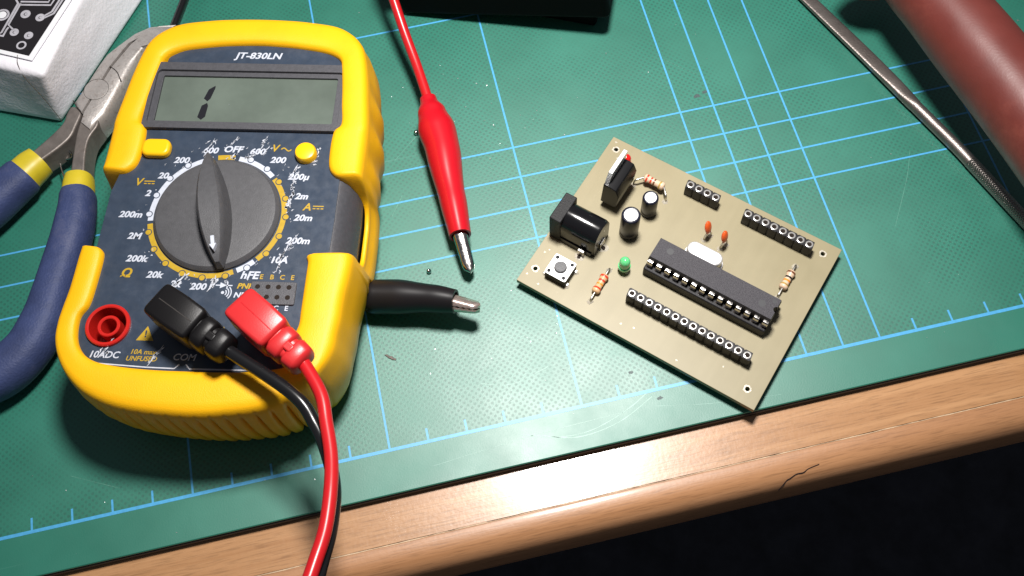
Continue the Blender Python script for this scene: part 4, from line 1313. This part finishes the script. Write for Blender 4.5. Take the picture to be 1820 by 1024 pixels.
# ================================================================== file, soldering handle, black box
fp = catmull([(195.5, 118, 1.6), (199.8, 106.5, 1.7), (207.8, 85.4, 1.9), (212.2, 73.1, 2.0), (215.1, 64.5, 2.0)], 8)
nf = thing('needle_file', 'slim steel needle file with knurled round shank on the mat', 'file')
loft('blade', sweep_rings(fp, lambda i, t: interp([(0, (1.9, 0.6)), (0.55, (2.1, 0.8)), (0.8, (2.0, 1.15)), (1, (1.76, 1.74))], t), 20, power=lambda t: 5.0 if t < 0.6 else 5.0-3.0*((t-0.6)/0.4)), 'file', nf, angle=40)
tube('neck', [(215.0, 64.8, 2.0), (218, 56.8, 2.0), (221.2, 48.2, 2.0), (222.8, 43.2, 2.0)], 1.74, 'file', nf, 24, 6)
sp = catmull([(222.7, 43.5, 2.0), (224.6, 37.6, 2.0), (228.2, 26.4, 2.0), (233, 11.5, 2.0), (238, -4, 2.0)], 8)
rg = sweep_rings(sp, lambda i, t: (1.80, 1.80), 24)
v, f = loft_data(rg)
me = mesh('shank', v, f)
uvl = me.uv_layers.new(name='UVMap')
L_ = [0]
for a, b in zip(sp, sp[1:]): L_.append(L_[-1]+(b-a).length)
for poly in me.polygons:
    js = [me.loops[li].vertex_index % 24 for li in poly.loop_indices]
    wrap = max(js)-min(js) > 12
    for li in poly.loop_indices:
        vi = me.loops[li].vertex_index
        j = vi % 24; i = vi//24
        if wrap and j == 0: j = 24
        uvl.data[li].uv = (L_[min(i, len(L_)-1)], j/24*11.06)
link('shank', me, 'knurl', nf)

ih = thing('iron_handle', 'thick brick red tool handle raised above the mat corner', 'handle')
hp = catmull([(215.8, 102.8, 24.0), (217.9, 94.6, 24.5), (220.6, 83.3, 25.0), (224.9, 61.0, 25.5), (229.1, 37.9, 26.0), (233.3, 10.3, 26.0), (237.4, -18.5, 25.0)], 8)
loft('handle_body', sweep_rings(hp, lambda i, t: interp([(0, (8.4, 8.4)), (0.10, (9.2, 9.2)), (0.3, (10.2, 10.2)), (0.5, (10.8, 10.8)), (0.75, (11.2, 11.2)), (0.95, (10.9, 10.9)), (1, (8.5, 8.5))], t), 40), 'brick_red', ih)
fpth = [Vector((214.8, 107.9, 23.5)), Vector((215.2, 105.9, 23.7)), Vector((216.2, 100.7, 24.0)), Vector((217.0, 97.7, 24.2)), Vector((217.7, 94.6, 24.4))]
loft('flange', sweep_rings(fpth, lambda i, t: ((11, 11), (15.5, 15.5), (15.5, 15.5), (13, 13), (9.2, 9.2))[i], 36), 'brick_red', ih)
loft('shaft', sweep_rings([Vector((215.0, 106.9, 23.6)), Vector((203, 165, 15)), Vector((190, 205, 7))], lambda i, t: (3.2, 3.2), 18), 'chrome', ih)

bb = thing('black_case', 'matt black case at the top edge of the picture, tilted off the mat', 'case')
bx = [(77.5, 135.0, 0.2), (136.9, 111.1, 8.0), (150, 143, 9), (92, 172, 1.0)]
upv = Vector((-4.5, 1.0, 30))
v = bx+[tuple(Vector(p)+upv) for p in bx]
f = [(0, 3, 2, 1), (4, 5, 6, 7), (0, 1, 5, 4), (1, 2, 6, 5), (2, 3, 7, 6), (3, 0, 4, 7)]
link('case_body', mesh('case_body', v, f), 'black_box', bb, 2.0, 4)
prism('shadow_prop', [(118, 124), (134, 116), (140, 128), (124, 138)], 0.05, 7.6, 'black_box', bb, 1.0)  # unseen block added under the raised end to give the case's shadow a lobe

# ================================================================== crumbs
def shard(x, y, z, r):
    pts = []
    for i in range(4):
        pts.append((x+random.uniform(-r, r), y+random.uniform(-r, r), z+random.uniform(0.02, r*0.7)))
    return pts
sv = []; sf = []
def add_shard(x, y, r, z=0.05):
    k = len(sv)
    sv.extend(shard(x, y, z, r)); sf.extend([(k, k+1, k+2), (k, k+2, k+3), (k, k+3, k+1), (k+1, k+3, k+2)])
for _ in range(60):
    add_shard(random.gauss(98, 16), random.gauss(96, 20), random.uniform(0.08, 0.30))
for _ in range(45):
    add_shard(random.uniform(60, 240), random.uniform(-8, 120), random.uniform(0.08, 0.26))
for _ in range(60):
    add_shard(random.gauss(86, 12), random.gauss(22, 9), random.uniform(0.08, 0.24))
for _ in range(16):
    add_shard(random.uniform(-40, 60), random.uniform(-10, 30), random.uniform(0.08, 0.26))
for _ in range(22):
    add_shard(random.gauss(250, 8), random.gauss(92, 5), random.uniform(0.2, 0.7))
tag(link('metal_shavings', mesh('metal_shavings', sv, sf, smooth=False), 'shaving'), 'fine bright metal shavings sprinkled over the cutting mat', 'shavings', kind='stuff')
for x, y, r_, lb in ((73.7, 91.4, 0.75, 'tiny solder ball beside the red clip boot'), (69.0, 46.6, 0.7, 'tiny solder ball between the two clips')):
    rings = [[(x+r_*math.sin(q)*math.cos(a), y+r_*math.sin(q)*math.sin(a), r_+0.05-r_*math.cos(q)) for a in [2*math.pi*k/14 for k in range(14)]] for q in [math.pi*i/8 for i in range(9)]]
    tag(loft('solder_ball', rings, 'ball', cap=False), lb, 'solder ball')
tag(prism('scrap', [(53.0, 25.6), (53.7, 25.7), (54.3, 25.0), (54.9, 24.9), (55.3, 24.2), (55.9, 23.9), (55.7, 23.4), (54.8, 23.8), (53.9, 24.5)], 0.04, 0.25, 'debris', None, 0.15), 'small brown scrap on the mat right of the meter', 'scrap')
tag(tube('thread', [(143.4, -30.6, -7.2), (144.3, -30.0, -5.8), (145.6, -29.1, -4.6), (146.4, -28.9, -4.4), (148.2, -28.3, -3.95), (150.0, -28.3, -3.9), (151.6, -27.7, -3.65), (154.4, -27.3, -3.5)], 0.09, 'thread', None, 6, 5), 'short dark thread lying on the rounded desk edge', 'thread')
